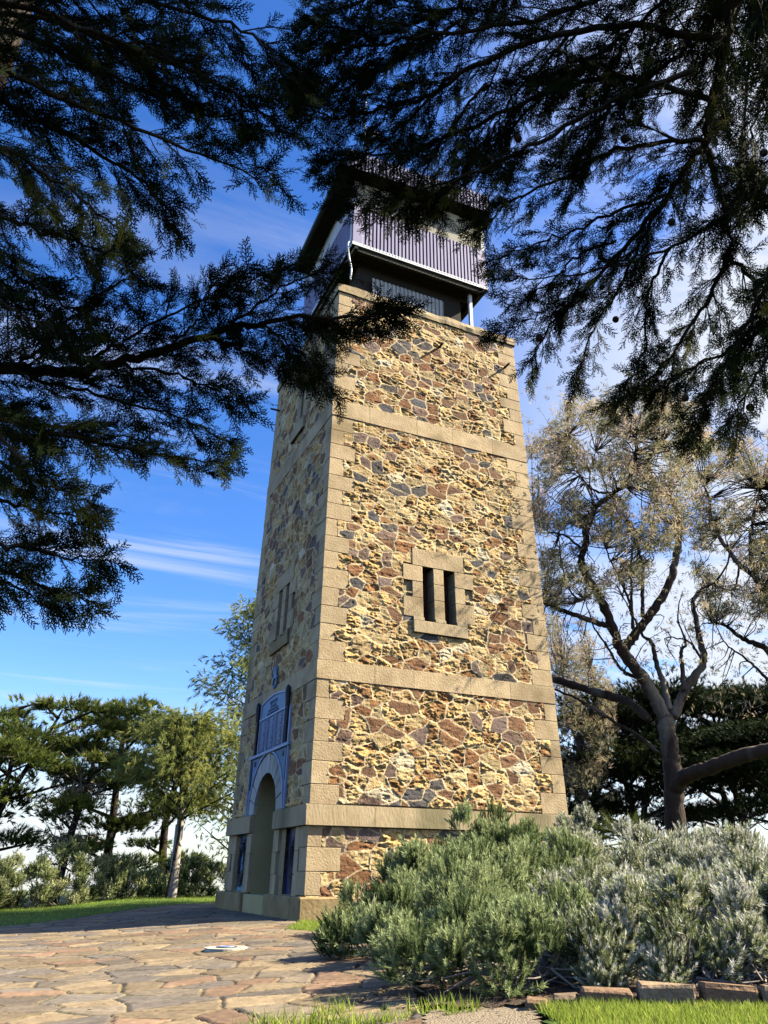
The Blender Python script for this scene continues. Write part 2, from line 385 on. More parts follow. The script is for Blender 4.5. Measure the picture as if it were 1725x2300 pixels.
# ---- random rubble / flagstone pattern
def rubble(U, Vv, cw, ch, seed, drop, wp=1.0):
    rng = np.random.RandomState(seed); HS = rng.rand(6, 65536)
    U = U+(fbm(U*2.2, Vv*2.2, seed+1, 3)-.5)*cw*.55*min(wp, 1); Vv = Vv+(fbm(U*2.2+40, Vv*2.2, seed+2, 3)-.5)*ch*.6*min(wp, 1)
    bi = np.floor(U/cw).astype(np.int64); bj = np.floor(Vv/ch).astype(np.int64); asp = cw/ch
    jx, jy = (.85, .8) if wp < 2 else (.8, .50)
    def cand(di, dj):
        j = bj+dj; i = bi+di; k = (i*7919+j*10473+90001) % 65536
        x = (i+.5+(HS[0][k]-.5)*jx+.5*(j % 2))*cw; y = (j+.5+(HS[1][k]-.5)*jy)*ch
        return k, x, y, HS[2][k] < drop
    best = np.full(U.shape, 1e9); bk = np.zeros(U.shape, np.int64); bx = np.zeros(U.shape); by = np.zeros(U.shape)
    wins = [(a, b) for a in range(-3, 3) for b in range(-2, 3)]
    for w in wins:
        k, x, y, dr = cand(*w); d = ((U-x)/asp)**2+(Vv-y)**2; d = np.where(dr, 1e9, d); mk = d < best
        best = np.where(mk, d, best); bk = np.where(mk, k, bk); bx = np.where(mk, x, bx); by = np.where(mk, y, by)
    e = np.full(U.shape, 1e9)
    for w in wins:
        k, x, y, dr = cand(*w); ok = (~dr) & (k != bk)
        ax = (x-bx)/asp; ay = y-by; L = np.sqrt(ax*ax+ay*ay)+1e-9
        d = (((bx+x)/2-U)/asp*ax+((by+y)/2-Vv)*ay)/L; e = np.where(ok, np.minimum(e, d), e)
    return bk, e, U-bx, Vv-by, HS

# ================================================================== tower
RW, LW, TP = 6.194, 5.944, 0.0220
CAPZ = 15.05
def fR(a, h, o): return (a, TP*h-o, h)
def fL(a, h, o): return (TP*h-o, a, h)
def fB(a, h, o): return (RW-TP*h+o, a, h)
def fK(a, h, o): return (a, LW-TP*h+o, h)
tower = empty('stone_tower', (RW/2, LW/2, 0))
tag(tower, 'tall square rubble stone memorial tower with sandstone quoins and arched doorway', 'tower')

_qr = np.random.RandomState(3)
def quoin_layout():
    L = []; k = 0
    for s0, s1 in ((.42, 1.64), (2.02, 4.49), (4.89, 11.07), (11.54, CAPZ)):
        n = max(1, round((s1-s0)/.41)); e = s0+np.r_[0, np.sort((np.arange(1, n)+_qr.uniform(-.10, .10, n-1))/n), 1]*(s1-s0)
        for i in range(n):
            lx, ly = (.62, .34) if k % 2 else (.33, .60); k += 1
            L.append((e[i], e[i+1], lx+_qr.uniform(-.07, .07), ly+_qr.uniform(-.06, .06)))
    return L
QL = {c: quoin_layout() for c in ((-1, -1), (1, -1), (-1, 1), (1, 1))}
def quoin_flats(width, c0, c1, ax):
    o = []
    for h0, h1, lx, ly in QL[c0]: t = TP*(h0+h1)/2; o.append((-1, t+(lx, ly)[ax]-.012, h0, h1))
    for h0, h1, lx, ly in QL[c1]: t = TP*(h0+h1)/2; o.append((width-t-(lx, ly)[ax]+.012, width+1, h0, h1))
    return o
def stone_wall(name, fn, width, res, seed, flats, holes, proud=1.0):
    nu = int(width/res)+1; nh = int((CAPZ-.02)/res)+1
    u, h = np.meshgrid(np.linspace(0, width, nu), np.linspace(0.02, CAPZ, nh), indexing='ij')
    k, e, du, dv, HS = rubble(u, h, .30, .20, seed, .34, 3)
    r1 = HS[3][k]; r2 = HS[4][k]; r3 = HS[5][k]
    typ = np.select([r1 < .68, r1 < .84, r1 < .91, r1 < .965], [0, 1, 2, 3], 4)   # tan, brown, purple, slate, cream
    roughk = np.select([typ == 0, typ == 4], [1.0, .8], .34)*(.55+.9*r2)
    roughk = np.where((typ == 0) & (r2 < .42), .5, roughk)
    pal = np.array([[.46, .315, .135], [.20, .10, .046], [.165, .105, .075], [.085, .075, .070], [.52, .42, .26]])
    c = pal[typ]*(.72+.6*r3)[..., None]
    c[..., 0] *= 1+.18*(r2-.5); c[..., 2] *= 1-.3*(r2-.5)
    # iron stains and lighter seams within a stone
    st = fbm(u*5+r1*60, h*5+r2*60, seed+9, 4)
    c = c*(.62+.78*st)[..., None]
    rust = smooth(.58, .72, fbm(u*3.1+r3*40, h*3.1, seed+12, 3)) * (typ == 0)
    c = c*(1-rust[..., None])+rust[..., None]*np.array([.27, .135, .05])
    mort = smooth(.017, .006, e+ (vnoise(u*40, h*40, seed+4)-.5)*.012)
    k2, e2, du2, dv2, G = rubble(u+.03*fbm(u*9, h*9, 3, 2), h, .15, .060, seed+100, .25)
    crack = 1-np.abs(2*fbm(u*5.5+r1*30, h*10+r2*50, seed+5, 4, .62)-1)
    bumpy = (crack-.75)*.045*roughk+(fbm(u*18, h*22, seed+6, 3)-.5)*.022*roughk+((G[3][k2]-.55)*.045+(G[4][k2]-.5)*.40*du2+(G[5][k2]-.35)*.75*dv2)*roughk
    pits = smooth(.60, .74, fbm(u*5+r2*20, h*13, seed+7, 3, .6))*.045*roughk
    tilt = (HS[0][(k*31) % 65536]-.5)*.22*du*roughk+(HS[1][(k*37) % 65536]-.42)*.30*dv*roughk
    dome = np.clip(e/.022, 0, 1)**.6
    o = (.002+.022*dome*(.35+r3))*1.0+(bumpy+tilt-pits)*np.clip(e/.018, 0, 1)
    o = (np.clip(o, -.05, .085)-.012)*.60*proud+.012
    mo = .015+(vnoise(u*30, h*30, seed+8)-.5)*.008
    o = o*(1-mort)+mo*mort
    mc = np.array([.54, .43, .255])*(.8+.4*vnoise(u*9, h*9, seed+3))[..., None]
    c = c*(1-mort[..., None])+mc*mort[..., None]
    for (a0, a1, h0, h1) in flats:
        mk = (u > a0) & (u < a1) & (h > h0) & (h < h1); o = np.where(mk, -.03, o); c = np.where(mk[..., None], np.array([.30, .23, .13]), c)
    lim = TP*h; uu = np.clip(u, lim+.012, width-lim-.012)
    X = np.array(fn(uu, h, o), dtype=object) if False else fn(uu, h, o)
    V = np.stack([np.broadcast_to(q, u.shape) for q in X], -1).reshape(-1, 3)
    ix = np.arange(nu*nh).reshape(nu, nh)
    F = np.stack([ix[:-1, :-1], ix[1:, :-1], ix[1:, 1:], ix[:-1, 1:]], -1).reshape(-1, 4)
    uc = ((u[:-1, :-1]+u[1:, 1:])/2).ravel(); hc = ((h[:-1, :-1]+h[1:, 1:])/2).ravel(); keep = np.ones(len(uc), bool)
    for hole in holes: keep &= ~hole(uc, hc)
    F = F[keep]
    if fn in (fL, fK): F = F[:, ::-1]
    return mesh_np(name, V, F, M['rubble'], tower, col=c.reshape(-1, 3))

BANDS = [(4.49, 4.89), (11.07, 11.54)]
def rect(a0, a1, h0, h1): return lambda a, h: (a > a0) & (a < a1) & (h > h0) & (h < h1)
AC, AR, AO, ASP = 2.97, 0.86, 1.27, 2.02      # arch centre, inner and outer radius, springing
def archhole(a, h): return ((np.abs(a-AC) < AR+.06) & (h < ASP)) | ((a-AC)**2+(h-ASP)**2 < (AR+.08)**2)
flR = [(-1, 9, 1.62, 2.04)]+[(-1, 9, b0+.01, b1-.01) for b0, b1 in BANDS]+[(2.42, 3.78, 5.80, 6.1), (2.42, 3.78, 7.48, 7.83), (2.12, 3.98, 6.75, 7.46), (2.2, 3.9, 6.15, 6.7)]
hoR = [rect(2.60, 2.93, 6.05, 7.46), rect(3.19, 3.52, 6.05, 7.46)]
flR += quoin_flats(RW, (-1, -1), (1, -1), 0)
stone_wall('rubble_wall', fR, RW, .0145, 11, flR, hoR)
flL = [(-1, 9, 1.62, 2.04), (-1, 9, 0, 1.7)]+[(-1, 9, b0+.01, b1-.01) for b0, b1 in BANDS]+[(2.33, 3.6, 7.4, 7.66), (2.1, 3.8, 6.15, 7.4), (2.5, 3.8, 5.8, 6.1), (1.5, 4.35, 2, 3.3), (1.75, 4.1, 3.3, 4.55), (2.45, 3.5, 12, 12.3)]
flL += quoin_flats(LW, (-1, -1), (-1, 1), 1)
hoL = [archhole, rect(2.5, 2.82, 6.08, 7.36), rect(3.08, 3.42, 6.08, 7.36), rect(2.70, 2.95, 12.3, 13.75), rect(.60, 1.46, .42, 1.63), rect(4.46, 5.32, .42, 1.63)]
stone_wall('rubble_wall', fL, LW, .021, 29, flL, hoL, .9)
stone_wall('rubble_wall', fB, LW, .05, 47, [(-1, 9, b0, b1) for b0, b1 in BANDS+[(1.62, 2.04)]], [])
stone_wall('rubble_wall', fK, RW, .05, 53, [(-1, 9, b0, b1) for b0, b1 in BANDS+[(1.62, 2.04)]], [])

rng = np.random.RandomState(3)
def quoins(sx_, sy, name='quoin_column'):
    """alternating corner blocks; sx_/sy say which corner"""
    b = MB(); last = None
    for e0, e1, lx, ly in QL[(sx_, sy)]:
            if last is not None and e0 > last+.2: b.build(name, M['sandstone'], tower); b = MB()
            last = e1
            pr = .020+rng.uniform(-.005, .005); h0, h1 = e0+.004, e1-.004
            def fn(x, y, z, sx_=sx_, sy=sy):
                t = TP*z
                return ((t+x) if sx_ < 0 else (RW-t-x), (t+y) if sy < 0 else (LW-t-y), z)
            b.box((-pr, -pr, h0), (lx, ly, h1), fn, .007)
    return b.build(name, M['sandstone'], tower)
for a, c in ((-1, -1), (1, -1), (-1, 1), (1, 1)): quoins(a, c)

def ring(name, h0, h1, pr, mat, seg=1.15, cham=.02, slope=0.0, gapL=None, depth=.3):
    """a course of long blocks round the tower"""
    b = MB(); r = np.random.RandomState(int(h0*10))
    for fn, w, key in ((fR, RW, 'R'), (fL, LW, 'L'), (fB, LW, 'B'), (fK, RW, 'K')):
        t = TP*(h0+h1)/2
        a0, a1 = (t-pr, w-t+pr) if key in 'RK' else (t+depth, w-t-depth)
        if key == 'L': a0 = t+.0
        spans = [(a0, a1)]
        if gapL and key == 'L': spans = [(a0, gapL[0]), (gapL[1], a1)]
        for p, q in spans:
            n = max(1, round((q-p)/seg)); e = p+np.r_[0, (np.arange(1, n)+r.uniform(-.15, .15, n-1))/n, 1]*(q-p)
            for i in range(n):
                jo = r.uniform(-.004, .004)
                b.prism([(0, 0)]*0 or [(e[i]+.004, h0), (e[i+1]-.004, h0), (e[i+1]-.004, h1), (e[i]+.004, h1)], -depth, pr+jo-slope, fn)
                if slope: b.prism([(e[i]+.004, h0), (e[i+1]-.004, h0), (e[i+1]-.004, h1-slope), (e[i]+.004, h1-slope)], pr+jo-slope-.001, pr+jo, fn)
    return b.build(name, mat, tower)
ring('string_course', 4.49, 4.89, .034, M['sandstone'])
ring('string_course', 11.07, 11.54, .034, M['sandstone'])
ring('plinth_band', 1.64, 2.02, .105, M['sandstone_grey'], 1.55, slope=.028, gapL=(AC-AR-.02+.0, AC+AR+.02))
# rough parapet capping with chipped edges
def chipped_cap():
    b = MB()
    for fn, w in ((fR, RW), (fL, LW), (fB, LW), (fK, RW)):
        t = TP*CAPZ; n = 150; a = np.linspace(t-.07, w-t+.07, n); r = np.random.RandomState(8)
        prof = [(-.45, 0), (.06, 0), (.075, .11), (.065, .24), (-.45, .26)]
        V = []
        for i in range(n):
            for j, (o, z) in enumerate(prof):
                q = fbm(np.array([a[i]*3.0]), np.array([j*3.3+w]), 77, 4)[0]-.5
                oo = o+(q*.07 if j in (1, 2, 3) else 0); zz = CAPZ+z+(q*.06 if j in (1, 3) else 0)
                x, y, z_ = fn(a[i], CAPZ, oo); V.append((x, y, zz))
        k = len(prof); F = [(i*k+j, (i+1)*k+j, (i+1)*k+(j+1) % k, i*k+(j+1) % k) for i in range(n-1) for j in range(k)]
        F += [tuple(range(k)), tuple(range((n-1)*k, n*k))[::-1]]
        b.add(V, F)
    return b.build('parapet_capping', M['sandstone_grey'], tower)
chipped_cap()

# base blocks either side of the doorway and along the lit side
b = MB()
def rough_block(lo, hi, seed): b.box(lo, hi, None, .03)
rough_block((-.16, -.17, -.3), (2.4, .35, .405), 1); rough_block((2.41, -.168, -.3), (6.36, .35, .40), 4)
rough_block((-.16, .352, -.3), (.35, 2.11, .405), 2)
rough_block((-.16, 3.93, -.4), (.35, 6.12, .385), 3)
rough_block((.36, 5.8, -.3), (6.36, 6.12, .38), 5); rough_block((6.0, .352, -.3), (6.355, 5.79, .40), 6)
b.build('base_course', M['mossy'], tower)
b = MB(); b.box((-.07, 2.114, -.35), (1.5, 3.926, .37), None, .02); b.build('door_step', M['plaster'], tower)

# doorway: jambs, voussoirs, deep plastered niche
for sgn in (-1, 1):
    b = MB(); pb_ = MB(); e = [.40, .78, 1.2, 1.635]
    for i in range(3):
        w_ = .26 if i % 2 else .34
        b.prism([(AC+sgn*(AR), e[i]+.005), (AC+sgn*(AR+w_), e[i]+.005), (AC+sgn*(AR+w_), e[i+1]-.005), (AC+sgn*AR, e[i+1]-.005)][::sgn], -.45, .035+.006*(i % 2), fL)
        # pier between niche and corner
        c0 = AC+sgn*2.36
        pb_.prism([(c0-.12, e[i]+.005), (c0+.12, e[i]+.005), (c0+.12, e[i+1]-.005), (c0-.12, e[i+1]-.005)], -.3, .022, fL)
    b.build('door_jamb', M['sandstone_grey'], tower); pb_.build('pier', M['sandstone_grey'], tower)
b = MB(); n = 11
for i in range(n):
    t0, t1 = math.pi*i/n+.012, math.pi*(i+1)/n-.012; q = np.linspace(t0, t1, 5); ro = AO+(.03 if i == n//2 else 0)
    poly = [(AC+AR*math.cos(t), ASP+AR*math.sin(t)) for t in q]+[(AC+ro*math.cos(t), ASP+ro*math.sin(t)) for t in q[::-1]]
    b.prism(poly[::-1], -.45, .05+.004*(i % 2), fL)
b.build('arch_ring', M['marble'], tower)
b = MB(); V = []; F = []
arcp = [(AC-AR, .37)]+[(AC+AR*math.cos(t), ASP+AR*math.sin(t)) for t in np.linspace(math.pi, 0, 25)]+[(AC+AR, .37)]
arcp = [(a+(.012 if a < AC else -.012), h-(.012 if h > 1 else 0)) for a, h in arcp]
for a, h in arcp: V.append((TP*2+.02, a, h)); V.append((1.55, a, h))
for i in range(len(arcp)-1): F.append((2*i, 2*i+1, 2*i+3, 2*i+2))
F.append(tuple(range(1, 2*len(arcp), 2)))
b.add(V, F); b.build('doorway_niche', M['plaster'], tower)

# blue surround of the arch
sp = [(4.41, 2.03), (4.41, 3.36), (1.47, 3.36), (1.47, 2.03)]
arc_o = [(AC+(AO+.035)*math.cos(t), ASP+(AO+.035)*math.sin(t)) for t in np.linspace(0.008, math.pi-.008, 33)]
b = MB(); poly_in = arc_o
for i in range(len(arc_o)-1):
    (a0, h0), (a1, h1) = arc_o[i], arc_o[i+1]
    b.prism([(a0, h0), (a0, 3.30) if h0 < 3.29 else (a0, 3.32), (a1, 3.32) if h1 < 3.29 else (a1, 3.32), (a1, h1)], -.02, .045, fL)
for s_ in (-1, 1):
    x0, x1 = sorted((AC+s_*(AO+.036), AC+s_*1.44)); b.prism([(x0, 2.03), (x1, 2.03), (x1, 3.315), (x0, 3.315)], -.02, .046, fL)
blue = b.build('arch_surround', M['blue'], tower)
b = MB()
for i in range(len(arc_o)-1):
    (a0, h0), (a1, h1) = arc_o[i], arc_o[i+1]
    k0 = 1+.045/AO; p = lambda a, h, k: (AC+(a-AC)*k, ASP+(h-ASP)*k)
    b.prism([p(a0, h0, 1.0), p(a0, h0, k0), p(a1, h1, k0), p(a1, h1, 1.0)], .044, .07, fL)
b.prism([(1.44, 3.318), (4.44, 3.318), (4.44, 3.385), (1.44, 3.385)], -.02, .10, fL)
for s_ in (-1, 1):
    x = AC+s_*1.455; b.prism([(x-.018, 2.03), (x+.018, 2.03), (x+.018, 3.315), (x-.018, 3.315)], .02, .075, fL)
b.build('moulding', M['blue_light'], blue)
b = MB()
for s_ in (-1, 1):
    x = AC+s_*1.355; r = np.random.RandomState(4+s_)
    for j in range(9):
        z0 = 2.62+j*.072; w = .052*(.6+.5*r.rand())
        b.prism([(x-w, z0+.02), (x, z0-.02), (x+w, z0+.03), (x+w*.7, z0+.08), (x-w*.7, z0+.085)], .045, .062, fL)
    xs = AC+s_*1.08; b.prism([(xs-.06, 3.13), (xs+.06, 3.13), (xs+.06, 3.24), (xs-.06, 3.24)], .045, .058, fL)
b.build('inlay', M['bronze'], blue)

# blue honour tablet with columns of small raised names
TL, TR, TB, TH, TT = 1.94, 3.88, 3.386, 4.19, 4.58
b = MB(); top = [(TL+(TR-TL)*t, TT+.10*math.sin(math.pi*t)) for t in np.linspace(0, 1, 15)]
b.prism([(TR, TB), (TL, TB)][::-1]+top[::-1], -.03, .06, fL); tab = b.build('honour_tablet', M['blue'], tower)
b = MB()
for i in range(14):
    (a0, h0), (a1, h1) = top[i], top[i+1]; b.prism([(a0, h0-.035), (a1, h1-.035), (a1, h1), (a0, h0)], .058, .082, fL)
for x in (TL, TR-.035): b.prism([(x, TB), (x+.035, TB), (x+.035, TT-.0), (x, TT-.0)], .058, .080, fL)
b.prism([(TL-.05, TH-.02), (TR+.05, TH-.02), (TR+.05, TH+.02), (TL-.05, TH+.02)], .058, .085, fL)
cw = (TR-TL)/3
for j in (1, 2):
    for d in (-.035, .035): b.prism([(TL+j*cw+d-.010, TB), (TL+j*cw+d+.010, TB), (TL+j*cw+d+.010, TH-.02), (TL+j*cw+d-.010, TH-.02)], .058, .078, fL)
for x in (1.60, 4.19): b.prism([(x-.03, TB), (x+.03, TB), (x+.03, TH), (x-.03, TH)], -.02, .06, fL)
b.build('tablet_frame', M['blue_light'], tab)
for j in range(3): b = MB(); b.prism([(TL+j*cw+.09, TB+.02), (TL+(j+1)*cw-.09, TB+.02), (TL+(j+1)*cw-.09, TH-.05), (TL+j*cw+.09, TH-.05)], .055, .064, fL); b.build('name_panel', M['blue_dark'], tab)
r = np.random.RandomState(6)
for j in range(3):
    b = MB()
    for i in range(16):
        a = TR-j*cw-.17; z = TH-.10-i*.043; w = r.uniform(.14, .30)
        while w > 0:
            q = r.uniform(.012, .022); b.box((a-q, z, .064), (a, z+.026, .070), lambda x, y, z_: fL(x, y, z_)); a -= q+.008; w -= q+.008
    b.build('raised_names', M['blue_light'], tab)
b = MB(); r = np.random.RandomState(9)
for z, h_, words in ((4.47, .075, (3, 2, 5)), (4.375, .065, (3, 6)), (4.30, .05, (3, 2, 3, 2, 3, 5)), (4.23, .045, (4, 1, 5, 2, 3, 2, 3, 4))):
    wl = h_*.62; tot = sum(words)*wl+(len(words)-1)*wl*1.1; a = (TL+TR)/2+tot/2
    for wd in words:
        for _ in range(wd):
            q = wl*.74; b.box((a-q*.28, z, .06), (a, z+h_, .071), lambda x, y, z_: fL(x, y, z_)); b.box((a-q, z+(h_*.75 if r.rand() < .5 else 0), .06), (a-q*.28, z+h_*(1 if r.rand() < .5 else .3), .071), lambda x, y, z_: fL(x, y, z_)); b.box((a-q, z, .06), (a-q*.72, z+h_*.95, .071), lambda x, y, z_: fL(x, y, z_)); a -= wl
        a -= wl*1.1
b.build('raised_lettering', M['blue_dark'], tab)
for x in (1.75, 4.10):
    b = MB(); b.tube([fL(x, TB, .07), fL(x, 4.2, .07)], .035, 8); b.tube([fL(x, 4.2, .08), fL(x, 4.28, .08), fL(x, 4.5, .09), fL(x, 4.63, .09), fL(x, 4.68, .09)], [.045, .06, .065, .05, .01], 8); b.build('torch_ornament', M['bronze'], tab)

# crest above the tablet: plume over a wreathed scroll
b = MB()
for i in range(7):
    t = (i-3)/3.0; b.tube([fL(2.97+t*.05, 5.10, .05), fL(2.97+t*.12, 5.25, .07), fL(2.97+t*.16, 5.40-.05*abs(t), .06)], [.022, .024, .006], 6)
cir_ = [fL(2.97+.14*math.cos(t), 4.97+.12*math.sin(t), .06) for t in np.linspace(0, 2*math.pi, 20)]
b.tube(cir_, .026, 6, False); b.tube([fL(2.97-.2*math.cos(t), 5.04-.19*math.sin(t), .05) for t in np.linspace(.5, math.pi-.5, 12)], .03, 6)
b.prism([(2.80, 5.07), (3.14, 5.07), (3.10, 5.13), (2.84, 5.13)], .02, .07, fL)
b.build('crest', M['blue'], tower)

# painted panels recessed beside the doorway, dark wreath in each
for c0 in (1.03, 4.89):
    b = MB(); b.prism([(c0-.44, .40), (c0+.44, .40), (c0+.44, 1.64), (c0-.44, 1.64)], -.16, -.10, fL); pn = b.build('painted_panel', M['blue_dark'], tower)
    if c0 > 4: pn['label'] = 'brighter blue painted panel'; pn.data.materials[0] = mat_noise('streaked_blue_paint', (.015, .05, .17), (.06, .17, .32), 3.2, .5, .1, sc3=(2, 2, .5))
    b = MB(); r = np.random.RandomState(int(c0*10)); Vl = []
    for i in range(150):
        t = r.uniform(0, 2*math.pi); q = 1+r.normal()*.15; a = c0+.20*q*math.cos(t); h = 1.0+.40*q*math.sin(t); an = t+math.pi/2+r.normal()*.5; L = r.uniform(.06, .11)
        dx, dz = math.cos(an)*L, math.sin(an)*L; nx, nz_ = -dz*.3, dx*.3
        b.add([fL(a-dx, h-dz, -.085), fL(a+nx, h+nz_, -.06), fL(a+dx, h+dz, -.05), fL(a-nx, h-nz_, -.06)], [(0, 1, 2, 3)])
    b.build('wreath', M['bronze'], pn)
    if c0 > 4:
        b = MB(); b.prism([(c0-.04, .75), (c0+.03, .72), (c0+.07, 1.05), (c0+.02, 1.26), (c0-.03, 1.05)], -.10, -.094, fL); b.prism([(c0-.36, .42), (c0+.30, .42), (c0+.1, .60), (c0-.12, .56)], -.10, -.095, fL); b.build('pale_paint', mat_plain('pale_blue_paint', (.16, .36, .50), .5), pn)

# window slits with dressed surrounds
def window(fn, c, name, sillcol):
    b = MB(); k = [0]
    def blk(a0, a1, h0, h1, o=.030): b.box((a0+.003, h0+.003, -.42), (a1-.003, h1-.003, o), fn, .008)
    s = .14; w = .29
    blk(c-.70, c+.70, 7.42, 7.86, .034)
    for sg in (-1, 1):
        for (h0, h1, ww) in ((7.02, 7.42, .52), (6.62, 7.02, .28), (6.14, 6.62, .52)):
            x0, x1 = sorted((c+sg*(s+w), c+sg*(s+w+ww))); blk(x0, x1, h0, h1, .03+.004*(ww > .4))
    for h0, h1 in ((7.02, 7.42), (6.62, 7.02), (6.14, 6.62)): blk(c-s, c+s, h0, h1, .026)
    wn = b.build(name, M['sandstone'], tower)
    b = MB(); b.box((c-.71, 5.77, -.3), (c+.71, 6.06, .075), fn, .012)
    for x0, x1 in ((c-.71, c-s-w+.0), (c-s, c+s), (c+s+w, c+.71)): b.box((x0, 6.055, -.3), (x1, 6.138, .0735), fn, .008)
    b.build('sill', M['sandstone_grey'] if sillcol else M['mossy'], wn)
    b = MB(); b.box((c-.6, 5.95, -.46), (c+.6, 7.5, -.30), fn); b.build('dark_board', M['wood_dark'], wn)
window(fR, 3.06, 'twin_slit_window', True); window(fL, 2.96, 'twin_slit_window', False)
b = MB()
for (a0, a1, h0, h1) in ((2.42, 2.72, 12.32, 12.9), (2.42, 2.72, 12.905, 13.4), (2.93, 3.25, 12.32, 12.9), (2.93, 3.3, 12.905, 13.4), (2.42, 2.72, 13.405, 13.75), (2.93, 3.25, 13.405, 13.75), (2.40, 3.27, 13.755, 14.1)): b.box((a0, h0, -.4), (a1, h1, .03), fL, .008)
sw = b.build('slit_window', M['sandstone_grey'], tower)
b = MB(); b.box((2.43, 11.93, -.3), (3.52, 12.315, .09), fL, .012); b.build('sill', M['sandstone_grey'], sw)
b = MB(); b.box((2.5, 12.2, -.46), (3.3, 13.9, -.40), fL); b.build('dark_board', M['underside'], sw)
# iron pegs left in the upper wall
for fn, a, h, q in ((fR, 3.33, 14.15, .27), (fR, 5.51, 14.15, .27), (fR, .83, 13.91, .30), (fL, 5.25, 14.1, .33)):
    b = MB(); b.tube([fn(a, h, -.05), fn(a, h, q*.5), fn(a, h, q)], [.035, .033, .03], 7); b.build('iron_peg', M['iron'], tower)
# inner core so no daylight shows through, flat roof behind the parapet
b = MB(); b.box((.8, .85, 7.6), (RW-.8, LW-.8, 15.2)); b.box((1.6, .85, 0.0), (RW-.5, LW-.5, 7.6)); b.build('core', M['underside'], tower)

# ================================================================== lookout cabin on top
CX0, CX1, CY0, CY1, CZ0, CZ1, CZ2 = .84, 5.34, .75, 5.20, 17.42, 18.90, 20.0
cab = empty('lookout_cabin', (3.1, 3.0, 15.3))
tag(cab, 'corrugated steel lookout cabin with roller shutters perched above the stone parapet', 'cabin')
def corr(fnp, w, z0, z1, pitch=.117, depth=.055):
    """trapezoid ribs; fnp(a, out, z)"""
    b = MB(); n = int(w/pitch); V = []; F = []
    pts = []
    for i in range(n):
        a = i*w/n; p = w/n
        pts += [(a, 0), (a+p*.56, 0), (a+p*.62, -depth), (a+p*.94, -depth)]
    pts.append((w, 0))
    for a, o in pts: V.append(fnp(a, o, z0)); V.append(fnp(a, o, z1))
    F = [(2*i, 2*i+2, 2*i+3, 2*i+1) for i in range(len(pts)-1)]
    b.add(V, F); return b
WX, WY = CX1-CX0, CY1-CY0
corr(lambda a, o, z: (CX0+.27+a, CY0-o-.035, z), WX-.54, CZ0+.004, CZ1).build('corrugated_panel', M['lavender'], cab)
corr(lambda a, o, z: (CX0-o-.035, CY1-.15-a, z), WY-.30, CZ0+.004, CZ1).build('corrugated_panel', M['lavender'], cab)
corr(lambda a, o, z: (CX1+o+.035, CY0+.15+a, z), WY-.30, CZ0+.004, CZ1).build('corrugated_panel', M['lavender'], cab)
corr(lambda a, o, z: (CX1-a, CY1+o+.035, z), WX, CZ0+.004, CZ1).build('corrugated_panel', M['lavender'], cab)
b = MB()
b.box((CX0-.04, CY0-.05, CZ0+.002), (CX0+.28, CY0+.1, CZ1), None, .006); b.build('corner_flashing', M['lavender'], cab); b = MB(); b.box((CX1-.28, CY0-.05, CZ0+.002), (CX1+.04, CY0+.1, CZ1), None, .006)
b.build('corner_flashing', M['lavender'], cab)
b = MB(); b.box((CX0, CY0, CZ0-.01), (CX1, CY1, CZ0+.05)); b.box((CX0+.02, CY0+.02, CZ0+.06), (CX1-.02, CY1-.02, CZ2-.02)); b.build('cabin_core', M['underside'], cab)
# serrated white trim under the ribs
b = MB(); b.box((CX0-.05, CY0-.06, CZ0-.115), (CX1+.05, CY0-.035, CZ0-.004))
for i in range(38):
    a = CX0+.30+i*(WX-.6)/38; b.add([(a, CY0-.062, CZ0-.004), (a+.06, CY0-.062, CZ0-.004), (a+.06, CY0-.010, CZ0-.006), (a+.03, CY0-.075, CZ0-.06)], [(0, 1, 3), (0, 3, 2), (1, 2, 3)])
b.box((CX0-.05, CY0-.034, CZ0-.115), (CX0-.02, CY1, CZ0-.004)); b.box((CX1+.02, CY0-.034, CZ0-.115), (CX1+.05, CY1, CZ0-.004))
b.build('white_trim', M['white'], cab)
b = MB()
b.box((CX0+.1, CY0+.62, CZ0-.16), (CX1-.1, CY0+.70, CZ0-.012)); b.box((CX0+.1, CY0+.06, CZ0-.20), (CX1-.1, CY0+.16, CZ0-.012))
for x in (CX0+.05, CX1-.15): b.box((x, CY0-.02, CZ0-.2), (x+.10, CY1-.1, CZ0-.0125))
b.build('floor_beam', mat_plain('pale_beam', (.33, .29, .20), .8), cab)
# roller shutters
def shutter(fnp, w, z0, z1):
    b = MB(); V = []; n = int((z1-z0)/.075)
    pts = []
    for i in range(n): z = z0+i*(z1-z0)/n; p = (z1-z0)/n; pts += [(z, 0), (z+p*.75, .012), (z+p*.9, -.012)]
    pts.append((z1, 0))
    for z, o in pts: V.append(fnp(0, o, z)); V.append(fnp(w, o, z))
    b.add(V, [(2*i, 2*i+1, 2*i+3, 2*i+2) for i in range(len(pts)-1)]); return b
shutter(lambda a, o, z: (CX0+.12+a, CY0-.02-o, z), WX-.24, CZ1, CZ2+.05).build('roller_shutter', M['cream'], cab)
shutter(lambda a, o, z: (CX0-.02-o, CY1-.12-a, z), WY-.24, CZ1, CZ2-.1).build('roller_shutter', M['gutter'] if False else M['white'], cab)
shutter(lambda a, o, z: (CX1+.02+o, CY0+.12+a, z), WY-.24, CZ1, CZ2-.1).build('roller_shutter', M['cream'], cab)
for x in (CX0-.03, CX1-.11): b = MB(); b.box((x, CY0-.045, CZ1+.002), (x+.14, CY0+.1, CZ2+.1)); b.build('corner_post', M['white'], cab)
b = MB(); b.box((CX0-.03, CY1-.1, CZ1+.002), (CX0+.1, CY1+.03, CZ2)); b.build('corner_post', M['white'], cab)
